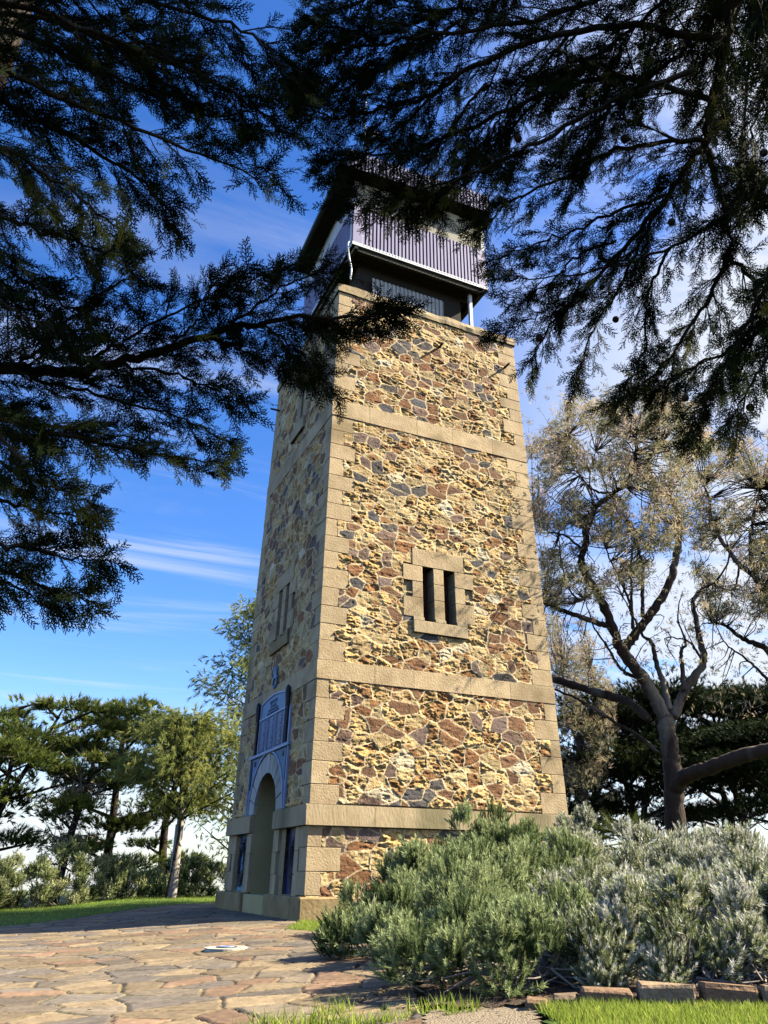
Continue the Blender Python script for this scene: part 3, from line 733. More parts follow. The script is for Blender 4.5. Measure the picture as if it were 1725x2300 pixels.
# tilted roof with wide eaves
def rz(x, y): return 19.98+.07*(x-2.9)-.085*(y-.75)
RX0, RX1, RY0, RY1 = .34, 5.42, .30, 4.75
b = MB(); P = [(RX0, RY0), (RX1, RY0), (RX1, RY1), (RX0, RY1)]
b.add([(x, y, rz(x, y)) for x, y in P]+[(x, y, rz(x, y)+.07) for x, y in P], [(3, 2, 1, 0), (4, 5, 6, 7), (0, 1, 5, 4), (1, 2, 6, 5), (2, 3, 7, 6), (3, 0, 4, 7)])
rf = b.build('roof', M['underside'], cab)
corr(lambda a, o, z: (RX0+.05+a, RY0-.02-o, z+.07*(RX0+a-2.9)), RX1-RX0-.1, 20.03, 20.75).build('fascia', M['lavender'], rf)
b = MB(); b.tube([(RX0-.05, RY0, rz(RX0, RY0)+.06), (RX0-.05, RY1, rz(RX0, RY1)+.06)], .085, 8); b.tube([(RX1, RY1, rz(RX1, RY1)+.05), (RX0-.05, RY1, rz(RX0, RY1)+.05)], .06, 8)
b.build('gutter', M['gutter'], rf)
b = MB()
for y in (1.0, 2.3, 3.5): b.tube([(RX0+.1, y, rz(RX0, y)+.05), (RX0+.1, y, rz(RX0, y)+.75)], .02, 6)
b.tube([(RX0+.1, .8, rz(RX0, .8)+.45), (RX0+.1, 3.7, rz(RX0, 3.7)+.45)], .016, 6); b.build('roof_rail', M['white'], rf)
b = MB(); b.tube([(1.5, 1.7, 20.1), (1.5, 1.7, 27.0)], [.05, .03], 8); b.tube([(1.5, 1.7, 23.2), (1.9, 1.65, 23.2)], .03, 6); b.tube([(1.85, 1.5, 23.3), (1.85, 1.75, 23.3)], [.16, .05], 10); b.build('antenna_mast', M['white'], cab)
# conduit hanging from the near corner
P = [(CX0-.07, CY0+.05, 18.9), (CX0-.07, CY0+.02, 17.6), (CX0-.16, CY0+.0, 17.3), (CX0-.12, CY0+.02, 16.9), (CX0-.02, CY0+.04, 16.45), (CX0-.04, CY0+.04, 16.05)]
b = MB(); b.tube(catmull(P, 24), .028, 7); b.build('conduit', M['white'], cab)
# base under the cabin: posts, a white corrugated wall, an added dark box painting the shade behind
for x, y in ((CX1-.42, 1.05), (CX1-.42, 4.7), (1.0, 4.7)):
    b = MB(); b.box((x-.05, y-.05, 15.1), (x+.05, y+.05, CZ0-.02)); b.build('post', M['white'], cab)
corr(lambda a, o, z: (1.66+a, 1.20-o, z), 2.40, 15.1, 16.78, .13, .03).build('white_corrugated_wall', mat_noise('weathered_zinc', (.38, .38, .35), (.50, .50, .47), 2, .55, .05, sc3=(1, 1, .3)), cab)
b = MB(); b.box((1.3, 1.35, 15.1), (4.75, 4.6, CZ0-.02)); b.build('dark_void_box', M['underside'], cab)

# ================================================================== paving, lawns, beds
def grid_mesh(name, poly, res, fn, mat, kind_=None, pad=0.0):
    """flat polygon region as a height field; fn(x, y) -> z, colour"""
    P = np.array(poly); x0, y0 = P.min(0); x1, y1 = P.max(0)
    x, y = np.meshgrid(np.arange(x0, x1+res, res), np.arange(y0, y1+res, res), indexing='ij')
    z, c = fn(x, y); nu, nv = x.shape; ix = np.arange(nu*nv).reshape(nu, nv)
    F = np.stack([ix[:-1, :-1], ix[1:, :-1], ix[1:, 1:], ix[:-1, 1:]], -1).reshape(-1, 4)
    xc = (x[:-1, :-1]+res/2).ravel(); yc = (y[:-1, :-1]+res/2).ravel(); F = F[inside(xc, yc, P)]
    used = np.unique(F); mp_ = np.full(nu*nv, -1); mp_[used] = np.arange(len(used))
    V = np.stack([x, y, z], -1).reshape(-1, 3)[used]
    o = mesh_np(name, V, mp_[F], mat, None, None if c is None else c.reshape(-1, 3)[used])
    if kind_: kind(o, kind_)
    return o
def inside(x, y, P):
    r = np.zeros(x.shape, bool); n = len(P)
    for i in range(n):
        x0, y0 = P[i]; x1, y1 = P[(i+1) % n]
        c = ((y0 > y) != (y1 > y)) & (x < (x1-x0)*(y-y0)/(y1-y0+1e-12)+x0); r ^= c
    return r
PAVE = [(-7.5, -12), (-3.35, -9.75), (-2.62, -9.75), (-2.35, -9.2), (-2.0, -8.4), (-1.2, -6.6), (-.75, -4.6), (-.62, -3.0), (-.95, -1.9), (-.35, -.75), (-.2, -.1), (-.12, 6.2), (.9, 9.4), (-.6, 8.4), (-2.6, 6.6), (-5.2, 4.0), (-7.5, 1.9)]
def pave_fn(x, y):
    a = R_(25); u = x*math.cos(a)-y*math.sin(a); v = x*math.sin(a)+y*math.cos(a)
    k, e, du, dv, HS = rubble(u, v, .41, .32, 71, .33, .3)
    r1, r2, r3 = HS[3][k], HS[4][k], HS[5][k]
    pal = np.array([[.215, .16, .092], [.165, .13, .088], [.145, .12, .092], [.205, .13, .078]])
    ty = np.select([r1 < .42, r1 < .66, r1 < .84], [0, 1, 2], 3)
    c = pal[ty]*(.72+.55*r2)[..., None]*(.75+.5*fbm(x*5, y*5, 3, 4))[..., None]
    gap = smooth(.015, .008, e+(vnoise(x*28, y*28, 5)-.5)*.02)
    gc = np.array([.045, .034, .02])*(.6+.8*vnoise(x*12, y*12, 6))[..., None]
    moss = smooth(.62, .75, fbm(x*1.1, y*1.1, 15, 3)) ; gc = gc*(1-moss[..., None])+moss[..., None]*np.array([.06, .075, .018])
    c = c*(1-gap[..., None])+gc*gap[..., None]
    z = H(x, y)+.022+(r3-.5)*.006+(fbm(x*6+r1*9, y*6, 8, 4)-.5)*.008+(HS[0][k]-.5)*.016*du+(HS[1][k]-.5)*.016*dv-gap*.022
    return z, c
grid_mesh('paving', PAVE, .018, pave_fn, M['paving'], 'structure')
def flat_fn(dz, amp=0.02, f=3.0): return lambda x, y: (H(x, y)+dz+amp*fbm(x*f, y*f, 31, 3), None)
BED = [(-2.3, -9.25), (-1.9, -8.3), (-1.1, -6.6), (-.65, -4.6), (-.5, -3.0), (.1, -1.2), (.2, -.1), (7.5, -.1), (9.5, -3), (9.5, -12.5), (2.1, -12.3), (-1.75, -9.58)]
grid_mesh('garden_bed', BED, .12, flat_fn(.004, .06, 4), M['soil'], 'structure')
GRAV = [(-2.65, -9.78), (-2.3, -9.22), (-1.6, -9.5), (-2.0, -10.2), (-2.4, -11.5), (-4.2, -11.5), (-3.5, -10.0)]
grid_mesh('gravel_path', GRAV, .06, flat_fn(.006, .02, 6), M['gravel'], 'structure')
LAWN_F = [(-2.05, -10.5), (-1.72, -9.75), (2.0, -12.4), (2, -14), (-2.4, -13.5)]
LAWN_P = [(-.95, -1.9), (-.62, -3.0), (-.72, -4.4), (-.3, -4.2), (.1, -1.1), (-.2, -.45)]
LAWN_B = [(-12, -2), (-9.5, -.2), (-5.2, 4.0), (-2.6, 6.6), (-.6, 8.4), (.9, 9.4), (2.5, 9.5), (3, 17), (-2, 15), (-6, 12), (-12, 8)]
for P in (LAWN_F, LAWN_P, LAWN_B): grid_mesh('turf_ground', P, .15, flat_fn(.012, .02, 2), M['turf'], 'structure')
def grass(polys, per, hmin, hmax, seed, name):
    rng = np.random.RandomState(seed); V = []; T = []
    for P, n in zip(polys, per):
        P = np.array(P); lo, hi = P.min(0), P.max(0); q = rng.uniform(lo, hi, (n*3, 2)); q = q[inside(q[:, 0], q[:, 1], P)][:n]
        m_ = len(q); h = rng.uniform(hmin, hmax, m_)*(.6+.8*fbm(q[:, 0]*2, q[:, 1]*2, 4, 2)); a = rng.uniform(0, 2*math.pi, m_); w = rng.uniform(.003, .007, m_)*(hmax/.1)**.5
        z = H(q[:, 0], q[:, 1])+.01; d = np.stack([np.cos(a), np.sin(a)], 1)*w[:, None]; ln = rng.normal(0, .45, (m_, 2))*h[:, None]
        b0 = np.c_[q-d, z]; b1 = np.c_[q+d, z]; tp = np.c_[q+ln, z+h]
        V.append(np.stack([b0, b1, tp], 1).reshape(-1, 3)); T.append(np.repeat(np.clip(rng.normal(.5, .25, m_), 0, 1), 3))
    V = np.concatenate(V); T = np.concatenate(T); F = np.arange(len(V)).reshape(-1, 3)
    return kind(mesh_np(name, V, F, M['grassblade'], tint=T), 'stuff')
LF2 = [(-2.05, -10.6), (-1.72, -9.72), (.9, -11.58), (.6, -12.2), (-2.3, -11.6)]
grass([LF2, LAWN_P, LAWN_B], [26000, 5000, 24000], .035, .085, 2, 'lawn_grass')
r = np.random.RandomState(12); tuf = []
for px, py in ((560, 2205), (600, 2200), (650, 2206), (700, 2198), (740, 2204), (790, 2206), (840, 2204), (930, 2190), (1000, 2195), (720, 2180), (1080, 2150)):
    c = gz(px, py, -.1); k_ = .16; tuf.append([(c[0]-k_, c[1]-k_*.5), (c[0]+k_, c[1]-k_*.5), (c[0]+k_, c[1]+k_*.5), (c[0]-k_, c[1]+k_*.5)])
grass(tuf, [70]*len(tuf), .04, .13, 5, 'grass_tufts')

# dry leaf litter lying on the paving and under the bushes
rl = np.random.RandomState(44); n = 2600; q = np.c_[rl.uniform(-6, 0, n), rl.uniform(-11, 3, n)]; dn = fbm(q[:, 0]*1.3, q[:, 1]*1.3, 5, 3); q = q[(dn > .5) & inside(q[:, 0], q[:, 1], np.array(PAVE))]
q = np.r_[q, np.c_[rl.uniform(-2.6, 1, 1500), rl.uniform(-10.2, -7.5, 1500)]]; m_ = len(q); a = rl.uniform(0, 6.28, m_); L_ = rl.uniform(.008, .028, m_); z = H(q[:, 0], q[:, 1])+.034
d = np.c_[np.cos(a), np.sin(a)]*L_[:, None]; e = np.c_[-np.sin(a), np.cos(a)]*L_[:, None]*.35
V = np.stack([np.c_[q-d, z], np.c_[q+e, z+L_*.3], np.c_[q+d, z+L_*rl.uniform(0, .6, m_)]], 1).reshape(-1, 3)
kind(mesh_np('leaf_litter', V, np.arange(len(V)).reshape(-1, 3), mat_leaf('dry_leaf', [(0, (.05, .03, .015)), (.5, (.16, .10, .05)), (1, (.32, .25, .12))], .1), tint=np.repeat(rl.rand(m_), 3)), 'stuff')

# plaque set in the paving
c = np.array([-2.42, -3.95]); zc0 = hgt(*c)+.036
pl = empty('ground_plaque', (c[0], c[1], zc0-.03))
tag(pl, 'round pale ground plaque with dark centre set in the flagstones', 'plaque')
b = MB(); b.tube([(c[0], c[1], zc0-.05), (c[0], c[1], zc0+.006)], [.28, .275], 32); b.build('surround', mat_plain('pale_concrete', (.44, .40, .31), .9, var=.3), pl)
b = MB(); b.tube([(c[0], c[1], zc0-.02), (c[0], c[1], zc0+.014)], [.14, .138], 28); dk = b.build('disc', mat_plain('tarnished_metal', (.07, .08, .09), .45), pl)
b = MB(); b.tube([(c[0]+.09*math.cos(t), c[1]+.09*math.sin(t), zc0+.015) for t in np.linspace(0, 2*math.pi, 24)], .007, 5, False); b.build('raised_rim', M['blue_light'], dk)

# low stone edging wall in front of the bed
wl = empty('garden_edging_wall', (-.2, -10.7, 0))
tag(wl, 'low edging wall of rough stones between the rosemary bed and the grass', 'stone wall')
r = np.random.RandomState(21); pal = [(.24, .165, .095), (.20, .14, .09), (.30, .21, .125), (.16, .135, .11), (.22, .135, .075)]
wm = [mat_noise('edging_stone', tuple(q*.7 for q in p), tuple(q*1.25 for q in p), 7, .9, .9, bscale=20, bdist=.03) for p in pal]
E0 = np.array([-1.75, -9.62]); ED = np.array([1.14, -.80]); ED /= np.linalg.norm(ED); EN = np.array([-ED[1], ED[0]]); t = 0.0
while t < 4.6:
    w_ = r.uniform(.16, .40); c0 = E0+ED*(t+w_/2)+EN*r.uniform(-.02, .03); z0 = hgt(*c0); hh = min(.155, .06+.2*t)+r.uniform(-.035, .02); a_ = r.uniform(-.06, .06)
    b = MB(); b.box((-w_/2+.006, -.09, -.12), (w_/2-.006, .12, hh), None, .018)
    v2 = []
    for p in b.v:
        q = np.array(p); n_ = lambda k: fbm(np.array([q[0]*8+t*5+k]), np.array([q[2]*9+q[1]*7+k*3]), 5+k, 2)[0]-.5
        q = q+np.array([n_(1)*.07, n_(2)*.07, n_(3)*.06]); q[2] += a_*q[0]; e2 = c0+ED*q[0]+EN*q[1]; v2.append((e2[0], e2[1], z0+q[2]))
    b.v = v2; b.build('stone', wm[r.randint(5)], wl); t += w_+r.uniform(.0, .03)

# ================================================================== rosemary
rngT = np.random.RandomState(77)
RT = [T_rosemary(rngT) for _ in range(3)]
RTlow = [T_rosemary(rngT, 12, .30, .05) for _ in range(3)]
def shrub(name, x, y, rx, ry, h, n, seed, mat, label, cat, group, size=.24, tmpl=RT, flower=0.0, stems=26, spike=0, z0=None, sprawl=0):
    rng = np.random.RandomState(seed); z = hgt(x, y)-.02 if z0 is None else z0; n = int(n*1.55) if tmpl is RT else n
    o = empty(name, (x, y, z)); tag(o, label, cat, group)
    # sub-clumps over the dome, each a small tuft of radiating sprigs
    nc = max(24, int(n/80)); th = rng.uniform(0, 2*math.pi, nc); u = np.clip(rng.uniform(-.10, 1.0, nc), 0, 1)
    rr = np.sqrt(np.maximum(1-u**1.9, .03)); sh = rng.uniform(.62, 1.0, nc)
    cc = np.stack([np.cos(th)*rr*rx, np.sin(th)*rr*ry, u*h*.86+.12*h], 1)*sh[:, None]
    cr = np.array([min(rx, ry)]*nc)*rng.uniform(.16, .28, nc); cup = unit(np.stack([cc[:, 0]/rx, cc[:, 1]/ry, cc[:, 2]/h*1.1+.55], 1))
    ci = rng.randint(0, nc, n); e = unit(rng.normal(0, 1, (n, 3))+cup[ci]*1.15)
    dep = rng.uniform(.45, 1.0, n)**.5; loc = cc[ci]+e*(cr[ci]*dep)[:, None]+np.array([x, y, z])
    d = unit(e*.75+np.array([0, 0, .62])+rng.normal(0, .22, (n, 3)))
    if spike:
        q = rng.rand(n) < spike*np.clip(cc[ci, 2]/h, 0, 1); d[q] = unit(np.array([0, 0, 1.])+rng.normal(0, .14, (q.sum(), 3)))
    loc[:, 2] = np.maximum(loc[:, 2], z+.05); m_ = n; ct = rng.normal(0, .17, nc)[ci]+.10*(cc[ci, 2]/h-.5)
    sz = size*.72*rng.uniform(.5, 1.0, m_)*np.where(rng.rand(m_) < .12, 1.9, 1.15); Vs = []; Fs = []; Ts = []; off = 0
    pick = rng.randint(0, len(tmpl), m_)
    for t, (tv, tf) in enumerate(tmpl):
        s_ = pick == t
        V, F = tile(tv, tf, frames(d[s_], sz[s_], rng), loc[s_]-d[s_]*sz[s_][:, None]*.5)
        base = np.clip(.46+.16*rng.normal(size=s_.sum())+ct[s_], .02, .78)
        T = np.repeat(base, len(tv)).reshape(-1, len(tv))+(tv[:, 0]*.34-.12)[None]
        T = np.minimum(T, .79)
        if flower:
            ft = rng.rand(s_.sum(), len(tf)) < flower*np.clip((dep[s_]-.6)*3, 0, 1.3)[:, None]
            ti = np.repeat(ft, 3, axis=1) if len(tv) == 3*len(tf) else None
            if ti is not None: T = np.where(ti, rng.uniform(.82, 1, T.shape), T)
        Vs.append(V); Fs.append(F+off); Ts.append(T.ravel()); off += len(V)
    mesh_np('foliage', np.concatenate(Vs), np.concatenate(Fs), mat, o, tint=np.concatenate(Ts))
    b = MB()
    for i in range(stems):
        a = rng.uniform(0, 2*math.pi); e = np.array([math.cos(a)*rx*rng.uniform(.5, .95), math.sin(a)*ry*rng.uniform(.5, .95), h*rng.uniform(.06, .75)])
        P0 = np.array([x, y, z])+np.array([math.cos(a)*rx*.25, math.sin(a)*ry*.25, .02]); mid = P0+e*.5+np.array([0, 0, -.15*h*rng.rand()])+rng.normal(0, .06, 3)
        b.tube(catmull([P0, mid, np.array([x, y, z])+e], 8), np.linspace(.014, .004, 8), 4, False)
    for i in range(sprawl):
        a = rng.uniform(math.pi*.75, math.pi*1.75); q0 = rng.uniform(.35, .8); q1 = q0+rng.uniform(.15, .40)
        pa = np.array([x+math.cos(a)*rx*q0, y+math.sin(a)*ry*q0, z+rng.uniform(.04, .25)]); a += rng.normal(0, .35); pc = np.array([x+math.cos(a)*rx*q1, y+math.sin(a)*ry*q1, z+rng.uniform(.03, .16)])
        b.tube(catmull([pa, (pa+pc)/2+rng.normal(0, .05, 3)-[0, 0, .03], pc], 7), np.linspace(.012, .004, 7), 4, False)
    b.build('stems', M['deadtwig'], o)
    return o
G1 = 'rosemary bushes in front of the tower'
shrub('rosemary_bush', -.75, -6.6, 1.15, 1.25, .88, 2300, 1, M['rosemary'], 'green rosemary bush spilling over the paving, leftmost of the bed', 'bush', G1, .23)
shrub('rosemary_bush', .35, -4.2, 1.1, 1.25, 1.1, 2000, 2, M['rosemary'], 'tall upright green rosemary bush right beside the tower corner', 'bush', G1, .26, spike=.5)
shrub('rosemary_bush', -1.05, -8.45, 1.15, 1.0, .72, 2100, 3, M['rosemary'], 'low green rosemary bush with bare twigs nearest the gravel path', 'bush', G1, .2, stems=40, sprawl=55)
shrub('rosemary_bush', 1.15, -5.6, 1.3, 1.2, 1.22, 2300, 4, M['rosemary'], 'green rosemary bush with brownish tips in the middle of the bed', 'bush', G1, .24)
shrub('rosemary_bush', 1.85, -3.5, 1.2, 1.1, 1.72, 1900, 5, M['rosemary'], 'rosemary bush with tall spikes standing before the plinth band', 'bush', G1, .28, spike=.75)
shrub('rosemary_bush', .75, -7.9, 1.25, 1.1, .92, 2500, 6, M['rosemary_grey'], 'low pale flowering rosemary bush behind the stone edging', 'bush', G1, .2, flower=.10, stems=40, sprawl=55)
shrub('rosemary_bush', 2.75, -5.6, 1.35, 1.3, 1.30, 2500, 7, M['rosemary_grey'], 'grey flowering rosemary bush with dark hollow beside it', 'bush', G1, .24, flower=.34)
shrub('rosemary_bush', 3.95, -3.5, 1.3, 1.3, 1.75, 2200, 8, M['rosemary_grey'], 'tallest whitish flowering rosemary bush at the right tower corner', 'bush', G1, .27, flower=.44)
shrub('rosemary_bush', 2.5, -7.6, 1.2, 1.1, 1.12, 2400, 9, M['rosemary_grey'], 'flowering rosemary bush at the right end above the edging stones', 'bush', G1, .21, flower=.40)
shrub('rosemary_bush', 5.4, -4.4, 1.4, 1.3, 1.6, 2200, 10, M['rosemary_grey'], 'silvery flowering rosemary bush below the gum trunk', 'bush', G1, .26, flower=.48)
shrub('rosemary_bush', 4.4, -6.2, 1.4, 1.2, 1.3, 2200, 13, M['rosemary_grey'], 'white flowering rosemary bush at the right edge of the photo', 'bush', G1, .23, flower=.34)
shrub('rosemary_bush', .0, -9.35, 1.1, .85, .80, 2200, 15, M['rosemary_grey'], 'low rosemary bush trailing bare grey twigs over the edging stones', 'bush', G1, .19, flower=.12, stems=40, sprawl=55)
shrub('rosemary_bush', 1.5, -9.6, 1.1, .95, 1.0, 2200, 16, M['rosemary_grey'], 'flowering rosemary bush at the bottom right corner of the bed', 'bush', G1, .21, flower=.26)
# hedge across the lawn
hx = [(-8.4, 10.6), (-7.0, 11.4), (-5.7, 12.2), (-4.4, 12.9), (-3.1, 13.7), (-1.8, 14.5), (-.5, 15.2), (.8, 15.9), (2.2, 16.6)]
hl = ['pale sunlit rosemary bush at the far left of the hedge', 'hedge bush second from the left edge', 'hedge bush with pale yellow tips and bare brown base', 'round pale hedge bush left of the pole, third from it', 'hedge bush second to the left of the pole', 'tall hedge bush just left of the pole', 'dark hedge bush right at the foot of the pole', 'dark spiky hedge bush right of the pole', 'small dark hedge bush nearest the tower']
for i, (x, y) in enumerate(hx):
    shrub('hedge_bush', x, y, 1.15, 1.0, 1.55+.15*math.sin(i*2.1)-(.25 if i > 5 else 0), 1700, 30+i, M['hedge'] if i < 6 else M['rosemary'], hl[i], 'bush', 'hedge bushes along the lawn', .36, RTlow, stems=14, spike=.35)
# spiky palm-like plant behind the right bushes
c = ath(1350, 1835, 21.5); cz = hgt(c[0], c[1])
o = empty('fan_palm', (c[0], c[1], cz)); tag(o, 'dark green spiky fan palm behind the flowering bushes', 'palm')
b = MB(); b.tube([(c[0], c[1], cz-.1), (c[0], c[1], c[2]-.05)], [.14, .10], 8); b.build('trunk', M['bark'], o)
r = np.random.RandomState(4); V = []; F = []
for i in range(26):
    a = r.uniform(0, 2*math.pi); el = r.uniform(.0, 1.2); d = np.array([math.cos(a)*math.cos(el), math.sin(a)*math.cos(el), math.sin(el)]); p = c+d*.55
    for j in range(15):
        an = R_(-70+10*j); q = unit(np.cross(d, [0, 0, 1.])); e = unit(d*math.cos(an)+q*math.sin(an)+np.array([0, 0, -.25])); s_ = unit(np.cross(e, d+.01))*.018
        k = len(V); V += [p-s_, p+s_, p+e*.55]; F.append((k, k+1, k+2))
mesh_np('fronds', np.array(V), np.array(F), M['farcypress'], o, tint=np.full(len(V), .35))

# ================================================================== overhanging cypress boughs
rngS = np.random.RandomState(5)
SP = [T_spray(rngS) for _ in range(6)]
class Leaves:
    def __init__(s): s.p = []; s.d = []; s.s = []; s.t = []
    def add(s, p, d, sz, t): s.p.append(p); s.d.append(d); s.s.append(sz); s.t.append(t)
    def build(s, name, tmpl, mat, parent, rng, roll=None):
        P = np.array(s.p); D = unit(np.array(s.d)); S = np.array(s.s); T = np.array(s.t); pick = rng.randint(0, len(tmpl), len(P)); V = []; F = []; Tt = []; off = 0
        for i, (tv, tf) in enumerate(tmpl):
            q = pick == i
            if not q.any(): continue
            v, f = tile(tv, tf, frames(D[q], S[q], rng, roll=None if roll is None else rng.normal(0, roll, q.sum())), P[q]); V.append(v); F.append(f+off); off += len(v); Tt.append(np.repeat(T[q], len(tv)))
        return mesh_np(name, np.concatenate(V), np.concatenate(F), mat, parent, tint=np.concatenate(Tt))
def bough(ctrl, r0, r1, reach0, reach1, nside, rng, B, L, dens=1.0, size=.22, lit=0.0, t0=.06, down=.12):
    n = max(10, len(ctrl)*6); P = catmull(ctrl, n); P[1:-1] += rng.normal(0, .012, (n-2, 3)); B.tube(P, np.linspace(r0, r1, n), 6, True)
    T = unit(np.gradient(P, axis=0)); length = np.linalg.norm(np.diff(P, axis=0), axis=1).sum()
    for i in range(nside):
        t = t0+(1-t0)*((i+rng.rand())/nside); q = int(t*(n-1)); p = P[q]; tg = T[q]
        a = rng.normal(size=3); a -= tg*np.dot(a, tg); a = unit(a); a[2] -= down; 
        d = unit(tg*rng.uniform(.55, 1.1)+a*rng.uniform(.5, 1.0)); ln = (reach0+(reach1-reach0)*t)*rng.uniform(.5, 1.1)
        if ln < .1: ln = .1
        Q = catmull([p, p+d*ln*.5, p+d*ln*.8+tg*ln*.16+np.array([0, 0, -.05*ln])], 6)
        B.tube(Q, np.linspace(max(.006*ln/.4, .004), .0025, 6), 4, False)
        m_ = max(2, int(ln/.075*dens)); tw = unit(Q[-1]-Q[0])
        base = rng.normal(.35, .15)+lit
        for j in range(m_):
            f = .12+.88*(j+rng.rand()*.6)/m_; k = min(4, int(f*5)); pp = Q[k]*(1-(f*5-k))+Q[k+1]*(f*5-k)
            b_ = rng.normal(size=3); b_ -= tw*np.dot(b_, tw); dd = unit(tw+unit(b_)*rng.uniform(.25, .9)+np.array([0, 0, -.12]))
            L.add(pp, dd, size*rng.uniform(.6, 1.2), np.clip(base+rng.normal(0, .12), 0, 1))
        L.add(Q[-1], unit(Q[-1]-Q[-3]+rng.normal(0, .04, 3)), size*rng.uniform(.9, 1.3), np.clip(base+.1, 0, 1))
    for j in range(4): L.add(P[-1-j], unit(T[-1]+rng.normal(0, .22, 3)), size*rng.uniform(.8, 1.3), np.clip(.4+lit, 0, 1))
def pth(pts, d0, d1=None):
    d1 = d0 if d1 is None else d1; n = len(pts)
    return [at(x, y, d0+(d1-d0)*i/max(1, n-1)) for i, (x, y) in enumerate(pts)]

rng = np.random.RandomState(101)
# ---- left cypress: trunk stands off to the left
c = ath(-620, 1500, 6.6); tl = empty('cypress_tree', (c[0], c[1], hgt(c[0], c[1])))
tag(tl, 'dark cypress whose boughs hang in from the upper left across the sky', 'tree', 'overhanging cypress trees')
B = MB(); L = Leaves(); base = np.array([c[0], c[1], hgt(c[0], c[1])])
B.tube(catmull([base-[0, 0, .2], base+[.1, 0, 2.5], base+[.2, .1, 6], base+[.3, .2, 11], base+[.35, .2, 15]], 20), np.linspace(.42, .1, 20), 12)
left = [
 ([(-420, -160), (0, -70), (300, 0), (540, 70), (655, 195)], 6.9, .03, 1.05, .45, 34, 1.35),
 ([(-420, -60), (0, 0), (250, 90), (470, 180), (605, 285)], 6.4, .03, .95, .4, 34, 1.35),
 ([(-420, 20), (0, 60), (200, 150), (390, 230), (520, 262)], 6.6, .03, .95, .35, 30, 1.35),
 ([(-420, 60), (-60, 130), (180, 230), (400, 320), (605, 402)], 6.0, .03, .85, .28, 34, 1.3),
 ([(-420, 110), (-60, 200), (140, 290), (290, 380), (378, 470)], 6.2, .028, .8, .32, 30, 1.3),
 ([(-300, 200), (-60, 290), (60, 350), (180, 430), (282, 520)], 5.8, .024, .75, .28, 28, 1.2),
 ([(-300, 0), (100, 40), (300, 120), (430, 160)], 7.4, .028, 1.0, .5, 30, 1.4),
 ([(-300, 260), (-60, 430), (60, 490), (170, 525), (268, 553)], 5.6, .022, .6, .22, 26, 1.2),
 ([(-300, 330), (-60, 500), (20, 580), (110, 640), (190, 690)], 5.9, .022, .62, .3, 24, 1.1),
 ([(-300, 420), (-100, 600), (0, 650), (60, 690), (150, 720)], 5.4, .02, .6, .4, 20, 1.1),
 ([(-620, 830), (-150, 805), (0, 799), (180, 798), (330, 762), (480, 716), (620, 690), (760, 684), (868, 672)], 6.2, .062, .75, .2, 66, 1.0),
 ([(170, 797), (260, 740), (350, 690), (500, 620), (640, 570)], 6.15, .016, .5, .28, 30, .95),
 ([(30, 799), (120, 720), (210, 640), (300, 590)], 6.1, .016, .55, .3, 24, .95),
 ([(350, 756), (430, 690), (450, 630), (520, 600)], 6.2, .013, .45, .3, 22, .9),
 ([(250, 785), (380, 810), (460, 840), (540, 885)], 6.1, .014, .42, .22, 24, .95),
 ([(20, 800), (150, 840), (300, 875), (410, 912), (503, 966)], 6.0, .016, .42, .17, 30, 1.05),
 ([(480, 716), (570, 650), (650, 600), (720, 585)], 6.25, .014, .42, .3, 22, 1.0),
 ([(560, 700), (630, 745), (680, 800), (712, 842)], 6.3, .013, .40, .26, 24, 1.1),
 ([(620, 690), (700, 720), (780, 700), (840, 690)], 6.3, .010, .28, .16, 20, 1.2),
 ([(440, 726), (530, 760), (600, 800)], 6.2, .012, .4, .26, 20, 1.0),
 ([(-400, 850), (-80, 885), (100, 930), (300, 975), (485, 1002)], 5.9, .028, .5, .2, 40, 1.35),
 ([(-200, 880), (0, 900), (180, 935), (330, 955)], 6.2, .02, .5, .3, 26, 1.25),
 ([(-400, 900), (-80, 975), (50, 1025), (130, 1060), (216, 1097)], 5.6, .02, .42, .17, 26, 1.2),
 ([(-400, 960), (-80, 1060), (50, 1095), (130, 1112), (210, 1138)], 5.7, .02, .4, .16, 24, 1.1),
 ([(-400, 1060), (-60, 1160), (50, 1185), (150, 1202), (238, 1215)], 5.4, .02, .42, .15, 26, 1.2),
 ([(-400, 1080), (-60, 1210), (60, 1255), (130, 1280), (208, 1305)], 5.5, .02, .36, .14, 24, 1.2),
 ([(-200, 1130), (-20, 1235), (60, 1280), (118, 1320)], 5.6, .014, .28, .14, 16, 1.0),
 ([(-300, 700), (-60, 860), (40, 990), (80, 1010)], 5.3, .02, .5, .3, 18, 1.2)]
LIT = {5: .4, 7: .25, 20: .4, 22: .45, 23: .5, 25: .3}  # leaf tint raised on these boughs, sunlight put into their colour
for bi_, (pts, d, r0, w0, w1, ns, de) in enumerate(left):
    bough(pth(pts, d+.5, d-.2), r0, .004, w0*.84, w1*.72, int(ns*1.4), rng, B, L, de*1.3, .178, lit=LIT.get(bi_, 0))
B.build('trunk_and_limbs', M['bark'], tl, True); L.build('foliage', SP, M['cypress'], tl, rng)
print('left sprays', len(L.p))

